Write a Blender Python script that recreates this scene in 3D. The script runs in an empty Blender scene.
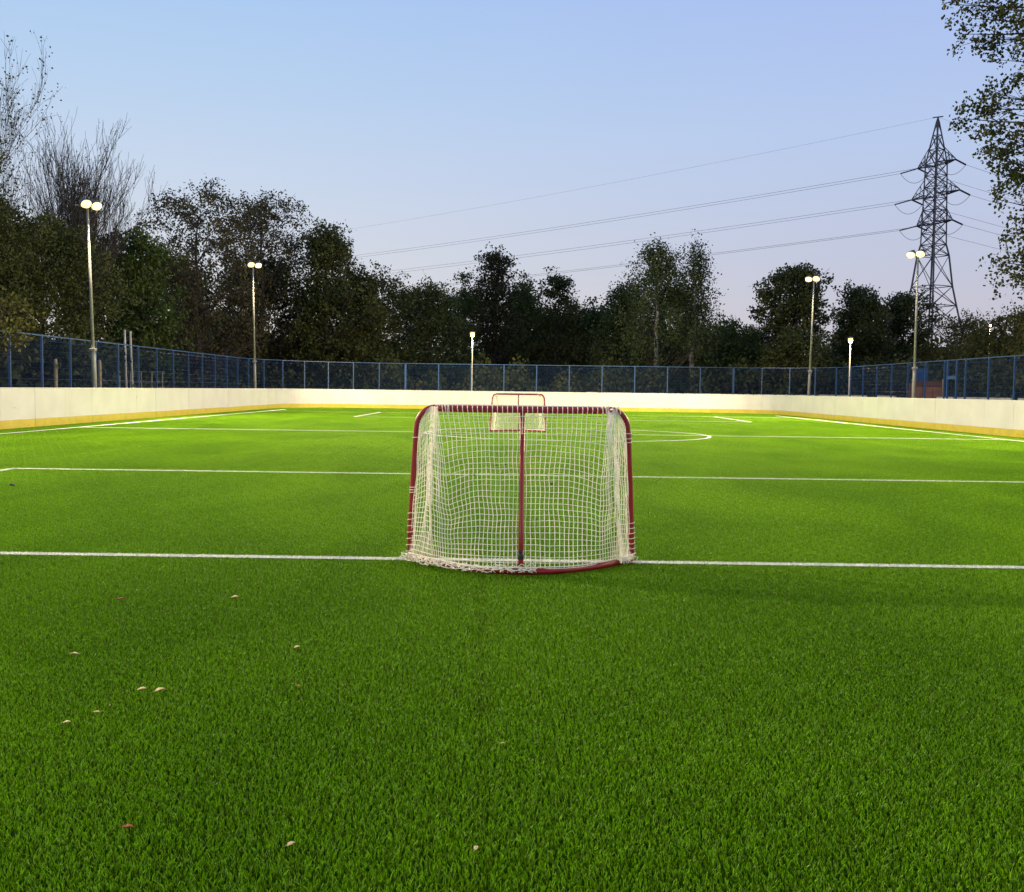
import bpy, math, random
import numpy as np
from mathutils import Vector, Matrix, Euler

random.seed(7)
RNG = np.random.default_rng(7)
PI = math.pi
C = bpy.data.collections.new("scene"); bpy.context.scene.collection.children.link(C)
sc = bpy.context.scene

# ------------------------------------------------------------------ camera
F, W, H = 1000.0, 1024, 892
CAMH = 1.36
cam_d = bpy.data.cameras.new("camera"); cam = bpy.data.objects.new("camera", cam_d); C.objects.link(cam)
cam_d.sensor_fit = 'HORIZONTAL'; cam_d.sensor_width = 36; cam_d.lens = F / W * 36
cam_d.clip_start = .05; cam_d.clip_end = 6000
ROT = (Matrix.Rotation(math.atan(5 / F), 4, 'Z') @ Matrix.Rotation(PI / 2 - math.atan(56.7 / F), 4, 'X')
       @ Matrix.Rotation(0.0132, 4, 'Z'))
cam.matrix_world = Matrix.Translation((0, 0, CAMH)) @ ROT
sc.camera = cam

def ray(px, py):
    return ROT.to_3x3() @ Vector(((px - W / 2) / F, -(py - H / 2) / F, -1))
def P(px, py, Y):                      # point seen at a pixel, at depth Y
    d = ray(px, py); t = Y / d.y
    return Vector((d.x * t, Y, CAMH + d.z * t))
def G(px, py):                         # point on the ground under a pixel
    d = ray(px, py); t = -(CAMH - .025) / d.z
    return Vector((d.x * t, d.y * t, 0))

# ------------------------------------------------------------------ materials
def new_mat(name):
    m = bpy.data.materials.new(name); m.use_nodes = True
    nt = m.node_tree; nt.nodes.clear()
    return m, nt, nt.nodes, nt.links

def mat(name, col, rough=.6, metal=0, var=0., scale=8., bump=0., bscale=60., emit=None, estr=0., spec=.5, scuff=None):
    m, nt, N, L = new_mat(name)
    out = N.new('ShaderNodeOutputMaterial'); b = N.new('ShaderNodeBsdfPrincipled')
    b.inputs['Base Color'].default_value = (*col, 1); b.inputs['Roughness'].default_value = rough
    b.inputs['Metallic'].default_value = metal; b.inputs['Specular IOR Level'].default_value = spec
    L.new(b.outputs[0], out.inputs[0])
    if var > 0 or bump > 0:
        tc = N.new('ShaderNodeNewGeometry')
    if var > 0:
        n = N.new('ShaderNodeTexNoise'); n.inputs['Scale'].default_value = scale; n.inputs['Detail'].default_value = 6
        L.new(tc.outputs['Position'], n.inputs['Vector'])
        r = N.new('ShaderNodeValToRGB'); r.color_ramp.elements[0].position = .3; r.color_ramp.elements[1].position = .7
        r.color_ramp.elements[0].color = (*[c * (1 - var) for c in col], 1)
        r.color_ramp.elements[1].color = (*[min(1, c * (1 + var)) for c in col], 1)
        L.new(n.outputs[0], r.inputs[0]); L.new(r.outputs[0], b.inputs['Base Color'])
        mr = N.new('ShaderNodeMapRange'); mr.inputs['To Min'].default_value = rough - .12; mr.inputs['To Max'].default_value = min(1, rough + .12)
        L.new(n.outputs[0], mr.inputs[0]); L.new(mr.outputs[0], b.inputs['Roughness'])
    if bump > 0:
        n2 = N.new('ShaderNodeTexNoise'); n2.inputs['Scale'].default_value = bscale; n2.inputs['Detail'].default_value = 4
        L.new(tc.outputs['Position'], n2.inputs['Vector'])
        bp = N.new('ShaderNodeBump'); bp.inputs['Strength'].default_value = bump; bp.inputs['Distance'].default_value = .01
        L.new(n2.outputs[0], bp.inputs['Height']); L.new(bp.outputs[0], b.inputs['Normal'])
    if scuff:
        sc_col, thr, ss, strch = scuff
        g3 = N.new('ShaderNodeNewGeometry'); mp = N.new('ShaderNodeMapping'); mp.inputs['Scale'].default_value = strch
        L.new(g3.outputs['Position'], mp.inputs[0]); n4 = N.new('ShaderNodeTexNoise'); n4.inputs['Scale'].default_value = ss
        n4.inputs['Detail'].default_value = 8; n4.inputs['Roughness'].default_value = .7; L.new(mp.outputs[0], n4.inputs['Vector'])
        m4 = N.new('ShaderNodeMapRange'); m4.inputs['From Min'].default_value = thr; m4.inputs['From Max'].default_value = thr + .05
        m4.inputs['To Max'].default_value = .75; L.new(n4.outputs[0], m4.inputs[0])
        x4 = N.new('ShaderNodeMix'); x4.data_type = 'RGBA'; L.new(m4.outputs[0], x4.inputs['Factor'])
        if b.inputs['Base Color'].is_linked: L.new(b.inputs['Base Color'].links[0].from_socket, x4.inputs['A'])
        else: x4.inputs['A'].default_value = (*col, 1)
        x4.inputs['B'].default_value = (*sc_col, 1); L.new(x4.outputs['Result'], b.inputs['Base Color'])
    if emit:
        b.inputs['Emission Color'].default_value = (*emit, 1); b.inputs['Emission Strength'].default_value = estr
    return m

def leaf_mat(name, c0, c1, c2=None, trans=.25):
    m, nt, N, L = new_mat(name)
    out = N.new('ShaderNodeOutputMaterial'); b = N.new('ShaderNodeBsdfPrincipled')
    b.inputs['Roughness'].default_value = .6; b.inputs['Specular IOR Level'].default_value = .25
    t = N.new('ShaderNodeBsdfTranslucent'); mx = N.new('ShaderNodeMixShader'); mx.inputs[0].default_value = trans
    g = N.new('ShaderNodeNewGeometry'); r = N.new('ShaderNodeValToRGB')
    r.color_ramp.elements[0].color = (*c0, 1); r.color_ramp.elements[1].color = (*c1, 1)
    if c2:
        e = r.color_ramp.elements.new(.9); e.color = (*c1, 1)
        r.color_ramp.elements[-1].color = (*c2, 1)
    n = N.new('ShaderNodeTexNoise'); n.inputs['Scale'].default_value = .45; n.inputs['Detail'].default_value = 3
    L.new(g.outputs['Position'], n.inputs['Vector'])
    ma = N.new('ShaderNodeMath'); ma.operation = 'MULTIPLY_ADD'; ma.inputs[1].default_value = .5
    mb = N.new('ShaderNodeMath'); mb.operation = 'MULTIPLY_ADD'; mb.inputs[1].default_value = 1.6; mb.inputs[2].default_value = -.55
    L.new(n.outputs[0], mb.inputs[0]); L.new(g.outputs['Random Per Island'], ma.inputs[0]); L.new(mb.outputs[0], ma.inputs[2])
    L.new(ma.outputs[0], r.inputs[0]); L.new(r.outputs[0], b.inputs['Base Color']); L.new(r.outputs[0], t.inputs['Color'])
    L.new(b.outputs[0], mx.inputs[1]); L.new(t.outputs[0], mx.inputs[2]); L.new(mx.outputs[0], out.inputs[0])
    return m

def turf_mat(name, blade):
    m, nt, N, L = new_mat(name)
    out = N.new('ShaderNodeOutputMaterial'); b = N.new('ShaderNodeBsdfPrincipled')
    b.inputs['Roughness'].default_value = .45 if blade else .95
    b.inputs['Specular IOR Level'].default_value = .20 if blade else .05
    g = N.new('ShaderNodeNewGeometry'); sep = N.new('ShaderNodeSeparateXYZ'); L.new(g.outputs['Position'], sep.inputs[0])
    mp = N.new('ShaderNodeMapping'); mp.inputs['Scale'].default_value = (.35, .16, 0); L.new(g.outputs['Position'], mp.inputs[0])
    n = N.new('ShaderNodeTexNoise'); n.inputs['Scale'].default_value = 1.6; n.inputs['Detail'].default_value = 5; n.inputs['Distortion'].default_value = .6
    L.new(mp.outputs[0], n.inputs['Vector'])
    r = N.new('ShaderNodeValToRGB'); r.color_ramp.elements[0].position = .34; r.color_ramp.elements[1].position = .66
    r.color_ramp.elements[0].color = (*TURF_A, 1); r.color_ramp.elements[1].color = (*TURF_B, 1)
    L.new(n.outputs[0], r.inputs[0])
    # rolled out carpet: strips 4 m wide whose pile leans slightly different ways, and a worn seam
    fl = N.new('ShaderNodeMath'); fl.operation = 'MULTIPLY'; fl.inputs[1].default_value = .25; L.new(sep.outputs['Y'], fl.inputs[0])
    fr = N.new('ShaderNodeMath'); fr.operation = 'FLOOR'; L.new(fl.outputs[0], fr.inputs[0])
    wn = N.new('ShaderNodeTexWhiteNoise'); wn.noise_dimensions = '1D'; L.new(fr.outputs[0], wn.inputs['W'])
    mr = N.new('ShaderNodeMapRange'); mr.inputs['To Min'].default_value = .96; mr.inputs['To Max'].default_value = 1.05; L.new(wn.outputs['Value'], mr.inputs[0])
    mul = N.new('ShaderNodeVectorMath'); mul.operation = 'SCALE'; L.new(r.outputs[0], mul.inputs[0]); L.new(mr.outputs[0], mul.inputs['Scale'])
    last = mul.outputs[0]
    # scuffed dark seam: |x - seam(y)| small, broken up by noise
    sx = N.new('ShaderNodeMath'); sx.operation = 'MULTIPLY_ADD'; sx.inputs[1].default_value = -.04; sx.inputs[2].default_value = .035
    L.new(sep.outputs['Y'], sx.inputs[0])
    dx = N.new('ShaderNodeMath'); dx.operation = 'SUBTRACT'; L.new(sep.outputs['X'], dx.inputs[0]); L.new(sx.outputs[0], dx.inputs[1])
    ab = N.new('ShaderNodeMath'); ab.operation = 'ABSOLUTE'; L.new(dx.outputs[0], ab.inputs[0])
    n3 = N.new('ShaderNodeTexNoise'); n3.inputs['Scale'].default_value = 5.; L.new(g.outputs['Position'], n3.inputs['Vector'])
    th = N.new('ShaderNodeMapRange'); th.inputs['From Min'].default_value = .42; th.inputs['From Max'].default_value = .62
    th.inputs['To Min'].default_value = .001; th.inputs['To Max'].default_value = .045; L.new(n3.outputs[0], th.inputs[0])
    lt = N.new('ShaderNodeMath'); lt.operation = 'LESS_THAN'; L.new(ab.outputs[0], lt.inputs[0]); L.new(th.outputs[0], lt.inputs[1])
    m1 = N.new('ShaderNodeMath'); m1.operation = 'MULTIPLY_ADD'; m1.inputs[1].default_value = -.16; m1.inputs[2].default_value = 1.; L.new(lt.outputs[0], m1.inputs[0])
    mul2 = N.new('ShaderNodeVectorMath'); mul2.operation = 'SCALE'; L.new(last, mul2.inputs[0]); L.new(m1.outputs[0], mul2.inputs['Scale']); last = mul2.outputs[0]
    if blade:
        rp = N.new('ShaderNodeMapRange'); rp.inputs['To Min'].default_value = .15; rp.inputs['To Max'].default_value = 1.75
        L.new(g.outputs['Random Per Island'], rp.inputs[0])
        mul3 = N.new('ShaderNodeVectorMath'); mul3.operation = 'SCALE'; L.new(last, mul3.inputs[0]); L.new(rp.outputs[0], mul3.inputs['Scale']); last = mul3.outputs[0]
        L.new(last, b.inputs['Base Color'])
        t = N.new('ShaderNodeBsdfTranslucent'); L.new(last, t.inputs['Color'])
        mx = N.new('ShaderNodeMixShader'); mx.inputs[0].default_value = .16
        L.new(b.outputs[0], mx.inputs[1]); L.new(t.outputs[0], mx.inputs[2]); L.new(mx.outputs[0], out.inputs[0])
    else:
        mul4 = N.new('ShaderNodeVectorMath'); mul4.operation = 'SCALE'; L.new(last, mul4.inputs[0]); mul4.inputs['Scale'].default_value = .22
        L.new(mul4.outputs[0], b.inputs['Base Color']); L.new(b.outputs[0], out.inputs[0])
    return m

TURF_A = (.128, .290, .003)
TURF_B = (.185, .380, .004)
M = dict(
    red=mat('goal_red_paint', (.27, .010, .014), .42, var=.2, scale=14, scuff=((.20, .13, .10), .66, 22, (1, 1, 1))),
    net=mat('net_cord', (.90, .86, .70), .8, var=.08, scale=30),
    black=mat('black_tape', (.015, .015, .017), .5),
    board=mat('rink_board_plastic', (.69, .675, .62), .42, var=.07, scale=1.1, bump=.15, bscale=3, scuff=((.42, .38, .31), .645, 2.2, (1, 1, 3.5))),
    boardtop=mat('board_cap', (.86, .84, .78), .4),
    yellow=mat('kick_strip_yellow', (.60, .47, .05), .45, var=.12, scale=3, scuff=((.22, .17, .06), .63, 3., (1, 1, 3))),
    backing=mat('board_backing', (.05, .05, .05), .8),
    blue=mat('fence_blue_paint', (.030, .085, .21), .4, var=.1, scale=4),
    bluewire=mat('fence_blue_wire', (.008, .040, .12), .45),
    steel=mat('pole_galvanised', (.27, .27, .25), .5, metal=.3, var=.12, scale=5),
    housing=mat('lamp_housing', (.12, .12, .12), .5, metal=.5),
    lens=mat('lamp_lens', (.9, .8, .6), .3, emit=(1., .70, .25), estr=2.0),
    lens2=mat('lantern_glass', (.9, .7, .4), .3, emit=(1., .62, .20), estr=1.9),
    lattice=mat('pylon_steel', (.11, .092, .10), .6, metal=.2, var=.15, scale=.5),
    insul=mat('insulator_glass', (.035, .03, .035), .3),
    cable=mat('power_cable', (.17, .155, .185), .7),
    wood=mat('brown_boards', (.36, .15, .055), .7, var=.18, scale=3),
    wood2=mat('dark_brown_boards', (.17, .07, .035), .7, var=.18, scale=3),
    pale_wood=mat('pale_timber', (.36, .30, .18), .8, var=.2, scale=6),
    bark=mat('bark', (.045, .036, .028), .95, var=.3, scale=5, bump=.6, bscale=14),
    barkgrey=mat('bark_grey', (.060, .050, .042), .95, var=.3, scale=5, bump=.5, bscale=14),
    birch=mat('bark_birch', (.30, .28, .25), .85, var=.45, scale=4, bump=.3, bscale=18),
    concrete=mat('concrete', (.50, .50, .48), .85, var=.12, scale=2, bump=.2, bscale=20),
    ground=mat('verge_soil_grass', (.030, .040, .018), .95, var=.35, scale=.6, bump=.5, bscale=8),
    white=mat('white_turf_fibre', (.74, .74, .66), .75, var=.14, scale=9, bump=.3, bscale=200),
    leaf_tan=mat('dry_leaf_tan', (.72, .56, .28), .7, var=.25, scale=60),
    leaf_rust=mat('dry_leaf_rust', (.30, .09, .025), .7, var=.25, scale=60),
    leaf_dark=mat('rubber_dark', (.012, .012, .012), .7),
    turf=turf_mat('turf_fibre', True), turfbase=turf_mat('turf_backing', False),
    f_dark=leaf_mat('foliage_dark', (.026, .034, .009), (.098, .108, .028)),
    f_brown=leaf_mat('foliage_brownish', (.032, .030, .013), (.105, .090, .040), (.09, .058, .03)),
    f_green=leaf_mat('foliage_green', (.028, .050, .010), (.10, .14, .028)),
    f_olive=leaf_mat('foliage_olive', (.040, .048, .010), (.13, .12, .026), (.20, .10, .02)),
    f_birch=leaf_mat('foliage_birch', (.030, .046, .012), (.11, .135, .040)),
    f_yellow=leaf_mat('foliage_lamplit_yellow', (.05, .055, .012), (.20, .18, .035), (.34, .28, .05)),  # lamp glow on the left edge branches, painted as leaf colour
    f_near=leaf_mat('foliage_near', (.014, .024, .005), (.072, .078, .016), (.20, .12, .03)),
)

# ------------------------------------------------------------------ mesh building
class MB:
    def __init__(s): s.v = []; s.f = []; s.n = 0
    def add(s, verts, faces):
        verts = np.asarray(verts, float); s.v.append(verts)
        s.f.extend([tuple(i + s.n for i in f) for f in faces]); s.n += len(verts)
    def box(s, c, size, rz=0):
        x, y, z = [q / 2 for q in size]
        v = np.array([(a * x, b * y, d * z) for d in (-1, 1) for b in (-1, 1) for a in (-1, 1)])
        if rz:
            cr, sr = math.cos(rz), math.sin(rz)
            v = np.stack([v[:, 0] * cr - v[:, 1] * sr, v[:, 0] * sr + v[:, 1] * cr, v[:, 2]], 1)
        s.add(v + np.array(c), [(0, 2, 3, 1), (4, 5, 7, 6), (0, 1, 5, 4), (2, 6, 7, 3), (0, 4, 6, 2), (1, 3, 7, 5)])
    def tube(s, pts, r, k=6, cap=True):
        pts = np.asarray(pts, float); n = len(pts)
        r = np.full(n, r) if np.isscalar(r) else np.asarray(r, float)
        t = np.gradient(pts, axis=0); t /= (np.linalg.norm(t, axis=1, keepdims=True) + 1e-12)
        up = np.array([0, 0, 1.]) if abs(t[0, 2]) < .9 else np.array([1., 0, 0])
        a = np.cross(t[0], up); a /= np.linalg.norm(a)
        A = np.zeros_like(pts)
        for i in range(n):
            a = a - t[i] * (a @ t[i]); l = np.linalg.norm(a)
            if l < 1e-6: a = np.cross(t[i], [0.3, .8, .5]); l = np.linalg.norm(a)
            a = a / l; A[i] = a
        B = np.cross(t, A)
        th = np.arange(k) * 2 * PI / k
        V = pts[:, None, :] + r[:, None, None] * (A[:, None, :] * np.cos(th)[None, :, None] + B[:, None, :] * np.sin(th)[None, :, None])
        f = []
        for i in range(n - 1):
            for j in range(k):
                j2 = (j + 1) % k
                f.append((i * k + j, i * k + j2, (i + 1) * k + j2, (i + 1) * k + j))
        if cap: f.append(tuple(range(k - 1, -1, -1))); f.append(tuple((n - 1) * k + j for j in range(k)))
        s.add(V.reshape(-1, 3), f)
    def bar(s, a, b, w, k=4): s.tube([a, b], w, k)
    def build(s, name, m, parent=None, smooth=False, bevel=0):
        me = bpy.data.meshes.new(name)
        V = np.concatenate(s.v) if s.v else np.zeros((0, 3))
        me.from_pydata(V.tolist(), [], s.f); me.update()
        o = bpy.data.objects.new(name, me); C.objects.link(o)
        for mm in (m if isinstance(m, (list, tuple)) else [m]): me.materials.append(mm)
        if smooth: me.polygons.foreach_set('use_smooth', [True] * len(me.polygons))
        if bevel:
            bv = o.modifiers.new('bevel', 'BEVEL'); bv.width = bevel; bv.segments = 2; bv.limit_method = 'ANGLE'
        if parent: o.parent = parent
        return o

def quads(name, V, m, parent=None):       # V: (n,4,3) separate quads, built fast
    n = len(V); me = bpy.data.meshes.new(name)
    me.vertices.add(n * 4); me.vertices.foreach_set('co', V.reshape(-1).astype(np.float32))
    me.loops.add(n * 4); me.loops.foreach_set('vertex_index', np.arange(n * 4, dtype=np.int32))
    me.polygons.add(n); me.polygons.foreach_set('loop_start', np.arange(0, n * 4, 4, dtype=np.int32))
    me.polygons.foreach_set('loop_total', np.full(n, 4, np.int32))
    me.update(calc_edges=True); me.materials.append(m)
    o = bpy.data.objects.new(name, me); C.objects.link(o)
    if parent: o.parent = parent
    return o

def thing(name, label, cat, loc=(0, 0, 0), rz=0, group=None):
    o = bpy.data.objects.new(name, None); C.objects.link(o); o.empty_display_size = .3
    o.location = loc; o.rotation_euler = (0, 0, rz); o['label'] = label; o['category'] = cat
    if group: o['group'] = group
    return o
def tag(o, label, cat, group=None, kind=None):
    o['label'] = label; o['category'] = cat
    if group: o['group'] = group
    if kind: o['kind'] = kind
    return o
def struct(o, label, cat):
    o['kind'] = 'structure'; o['label'] = label; o['category'] = cat; return o
def copy_tree(o, parent=None):
    c = o.copy(); C.objects.link(c); c.parent = parent
    for ch in [q for q in list(C.objects) if q.parent == o]: copy_tree(ch, c)
    return c

# ------------------------------------------------------------------ sky
world = bpy.data.worlds.new("World"); sc.world = world; world.use_nodes = True
nt = world.node_tree; N = nt.nodes; L = nt.links; N.clear()
wo = N.new('ShaderNodeOutputWorld'); bg = N.new('ShaderNodeBackground'); L.new(bg.outputs[0], wo.inputs[0])
tc = N.new('ShaderNodeTexCoord'); sp = N.new('ShaderNodeSeparateXYZ'); L.new(tc.outputs['Generated'], sp.inputs[0])
def srgb(r, g, b):
    f = lambda c: (c / 255 / 12.92) if c / 255 <= .04045 else ((c / 255 + .055) / 1.055) ** 2.4
    return (f(r), f(g), f(b), 1)
def ramp(stops):
    r = N.new('ShaderNodeValToRGB'); r.color_ramp.interpolation = 'EASE' if False else 'LINEAR'
    e = r.color_ramp.elements
    e[0].position, e[0].color = stops[0][0], stops[0][1]
    e[1].position, e[1].color = stops[-1][0], stops[-1][1]
    for p, c in stops[1:-1]:
        q = e.new(p); q.color = c
    L.new(sp.outputs['Z'], r.inputs[0]); return r
# z = sine of elevation; the frame sees 0 .. 0.37
left = ramp([(0, srgb(232, 222, 208)), (.09, srgb(221, 222, 225)), (.19, srgb(203, 217, 237)), (.28, srgb(184, 210, 240)),
             (.38, srgb(167, 200, 242)), (.6, srgb(112, 152, 206)), (1, srgb(80, 118, 178))])
right = ramp([(0, srgb(210, 198, 198)), (.06, srgb(200, 196, 208)), (.13, srgb(193, 199, 221)), (.24, srgb(183, 202, 237)),
              (.38, srgb(167, 190, 241)), (.6, srgb(106, 142, 200)), (1, srgb(78, 112, 172))])
at = N.new('ShaderNodeMath'); at.operation = 'ARCTAN2'; L.new(sp.outputs['X'], at.inputs[0]); L.new(sp.outputs['Y'], at.inputs[1])
mr = N.new('ShaderNodeMapRange'); mr.interpolation_type = 'SMOOTHSTEP'
mr.inputs['From Min'].default_value = -.42; mr.inputs['From Max'].default_value = .50; L.new(at.outputs[0], mr.inputs[0])
mx = N.new('ShaderNodeMix'); mx.data_type = 'RGBA'; L.new(mr.outputs[0], mx.inputs['Factor'])
L.new(left.outputs[0], mx.inputs['A']); L.new(right.outputs[0], mx.inputs['B']); L.new(mx.outputs['Result'], bg.inputs['Color'])
bg.inputs['Strength'].default_value = 1.0
sun_d = bpy.data.lights.new('afterglow', 'SUN'); sun_d.energy = .06; sun_d.angle = math.radians(20); sun_d.color = (1, .85, .7)
sun = bpy.data.objects.new('afterglow', sun_d); C.objects.link(sun); sun.rotation_euler = (math.radians(80), 0, math.radians(-50))

# ------------------------------------------------------------------ ground and turf
XL, XR, YF, RC = -14.8, 16.25, 65.2, 4.2        # inner faces of the boards, far board, corner radius
g = MB(); g.add([(-900, -300, -.05), (900, -300, -.05), (900, 1500, -.05), (-900, 1500, -.05)], [(0, 1, 2, 3)])
struct(g.build('ground', M['ground']), 'dark grass and soil ground running off under the trees', 'ground')
def rink_outline(off=0, y0=-4.3, n=10, rev=False):
    xl, xr, yf, r = XL - off, XR + off, YF + off, RC + off
    p = [(xl, y0)]
    p += [(xl + r - r * math.cos(a), yf - r + r * math.sin(a)) for a in np.linspace(0, PI / 2, n)]
    p += [(xr - r + r * math.sin(a), yf - r + r * math.cos(a)) for a in np.linspace(0, PI / 2, n)]
    p += [(xr, y0)]
    return p
o = rink_outline(.02)
g = MB(); g.add([(x, y, 0) for x, y in o], [tuple(range(len(o)))[::-1]])
struct(g.build('pitch', M['turfbase']), 'green artificial turf backing of the pitch inside the boards', 'pitch')

# one tile of fibres, laid over the whole pitch by a node group on the same object
NT = 80; TS = (XR - XL) / NT; TY = 170; Y0 = 65.1 - TY * TS
def blades(n, x, y, h0, h1, w, lean, rng, z0=0., la=None, l=None):
    a = rng.uniform(0, 2 * PI, n); h = rng.uniform(h0, h1, n)
    if la is None: la = rng.uniform(0, 2 * PI, n); l = rng.uniform(.1, 1, n) * lean
    wx, wy = np.cos(a) * w / 2, np.sin(a) * w / 2
    lx, ly = np.cos(la) * l * h, np.sin(la) * l * h
    def pt(k, s, t):
        return np.stack([x + s * wx * k + lx * t * t, y + s * wy * k + ly * t * t, z0 + h * t * (1 - .12 * t)], 1)
    q1 = np.stack([pt(1, -1, 0), pt(1, 1, 0), pt(.95, 1, .55), pt(.95, -1, .55)], 1)
    q2 = np.stack([pt(.95, -1, .55), pt(.95, 1, .55), pt(.45, 1, 1), pt(.45, -1, 1)], 1)
    return q1, q2
def blade_mesh(name, q1, q2, m):
    n = len(q1)
    V = np.concatenate([q1[:, :2], q1[:, 2:][:, ::-1], q2[:, 2:][:, ::-1]], 1)    # 6 verts: b0 b1 m-  m+ ... shared middle
    V = np.stack([q1[:, 0], q1[:, 1], q1[:, 2], q1[:, 3], q2[:, 2], q2[:, 3]], 1)
    idx = np.arange(n)[:, None] * 6
    Fq = np.concatenate([idx + np.array([[0, 1, 2, 3]]), idx + np.array([[3, 2, 4, 5]])], 1).reshape(-1)
    me = bpy.data.meshes.new(name)
    me.vertices.add(n * 6); me.vertices.foreach_set('co', V.reshape(-1).astype(np.float32))
    me.loops.add(n * 8); me.loops.foreach_set('vertex_index', Fq.astype(np.int32))
    me.polygons.add(n * 2); me.polygons.foreach_set('loop_start', np.arange(0, n * 8, 4, dtype=np.int32))
    me.polygons.foreach_set('loop_total', np.full(n * 2, 4, np.int32))
    me.update(calc_edges=True); me.materials.append(m)
    ob = bpy.data.objects.new(name, me); C.objects.link(ob); return ob
rng = np.random.default_rng(3)
ng = 31; nt_ = ng * ng                            # stitched tufts, about 12 mm apart, several fibres each
gx, gy = np.meshgrid((np.arange(ng) + .5) / ng - .5, (np.arange(ng) + .5) / ng - .5)
tx = gx.reshape(-1) * TS + rng.normal(0, .0030, nt_); ty = gy.reshape(-1) * TS + rng.normal(0, .0030, nt_)
KB = 5
x = np.repeat(tx, KB) + rng.normal(0, .0022, nt_ * KB); y = np.repeat(ty, KB) + rng.normal(0, .0022, nt_ * KB)
la = np.repeat(rng.uniform(0, 2 * PI, nt_), KB) + rng.normal(0, .7, nt_ * KB); ll = np.abs(np.repeat(rng.uniform(.05, .5, nt_), KB) + rng.normal(0, .10, nt_ * KB))
q1, q2 = blades(len(x), x, y, .019, .028, .0030, .36, rng, la=la, l=ll)
hk = np.repeat(rng.uniform(.78, 1.08, nt_), KB)
for q in (q1, q2): q[:, :, 2] *= hk[:, None]
turf = blade_mesh('turf_grass', q1, q2, M['turf'])
tag(turf, 'short bright green artificial turf fibres covering the whole pitch', 'turf', kind='stuff')
gn = bpy.data.node_groups.new('lay_turf', 'GeometryNodeTree')
gn.interface.new_socket('Geometry', in_out='INPUT', socket_type='NodeSocketGeometry')
gn.interface.new_socket('Geometry', in_out='OUTPUT', socket_type='NodeSocketGeometry')
gi = gn.nodes.new('NodeGroupInput'); go = gn.nodes.new('NodeGroupOutput')
grid = gn.nodes.new('GeometryNodeMeshGrid')
grid.inputs['Size X'].default_value = TS * (NT - 1); grid.inputs['Size Y'].default_value = TS * (TY - 1)
grid.inputs['Vertices X'].default_value = NT; grid.inputs['Vertices Y'].default_value = TY
tr = gn.nodes.new('GeometryNodeTransform'); tr.inputs['Translation'].default_value = ((XL + XR) / 2, Y0 + TY * TS / 2, 0)
pos = gn.nodes.new('GeometryNodeInputPosition'); sx_ = gn.nodes.new('ShaderNodeSeparateXYZ')
gn.links.new(pos.outputs[0], sx_.inputs[0])
# drop tiles outside the rounded corners: max(|x-cx|-(w/2-r),0)^2 + max(y-(YF-r),0)^2 > r^2
def gm(op, a, b=None):
    n_ = gn.nodes.new('ShaderNodeMath'); n_.operation = op
    for i, q in enumerate((a, b)):
        if q is None: continue
        if isinstance(q, (int, float)): n_.inputs[i].default_value = q
        else: gn.links.new(q, n_.inputs[i])
    return n_.outputs[0]
dxn = gm('MAXIMUM', gm('SUBTRACT', gm('ABSOLUTE', gm('SUBTRACT', sx_.outputs[0], (XL + XR) / 2)), (XR - XL) / 2 - RC), 0.)
dyn = gm('MAXIMUM', gm('SUBTRACT', sx_.outputs[1], YF - RC), 0.)
far2 = gm('GREATER_THAN', gm('ADD', gm('MULTIPLY', dxn, dxn), gm('MULTIPLY', dyn, dyn)), (RC - .1) ** 2)
dl = gn.nodes.new('GeometryNodeDeleteGeometry'); dl.domain = 'POINT'
inst = gn.nodes.new('GeometryNodeInstanceOnPoints')
rv = gn.nodes.new('FunctionNodeRandomValue'); rv.data_type = 'INT'
rv.inputs[4].default_value = 0; rv.inputs[5].default_value = 3
rot = gn.nodes.new('ShaderNodeCombineXYZ')
rm = gm('MULTIPLY', rv.outputs[2], PI / 2)
gn.links.new(rm, rot.inputs[2])
gn.links.new(grid.outputs[0], tr.inputs[0]); gn.links.new(tr.outputs[0], dl.inputs[0]); gn.links.new(far2, dl.inputs['Selection'])
gn.links.new(dl.outputs[0], inst.inputs['Points']); gn.links.new(gi.outputs[0], inst.inputs['Instance'])
gn.links.new(rot.outputs[0], inst.inputs['Rotation']); gn.links.new(inst.outputs[0], go.inputs[0])
md = turf.modifiers.new('lay_turf', 'NODES'); md.node_group = gn

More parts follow.
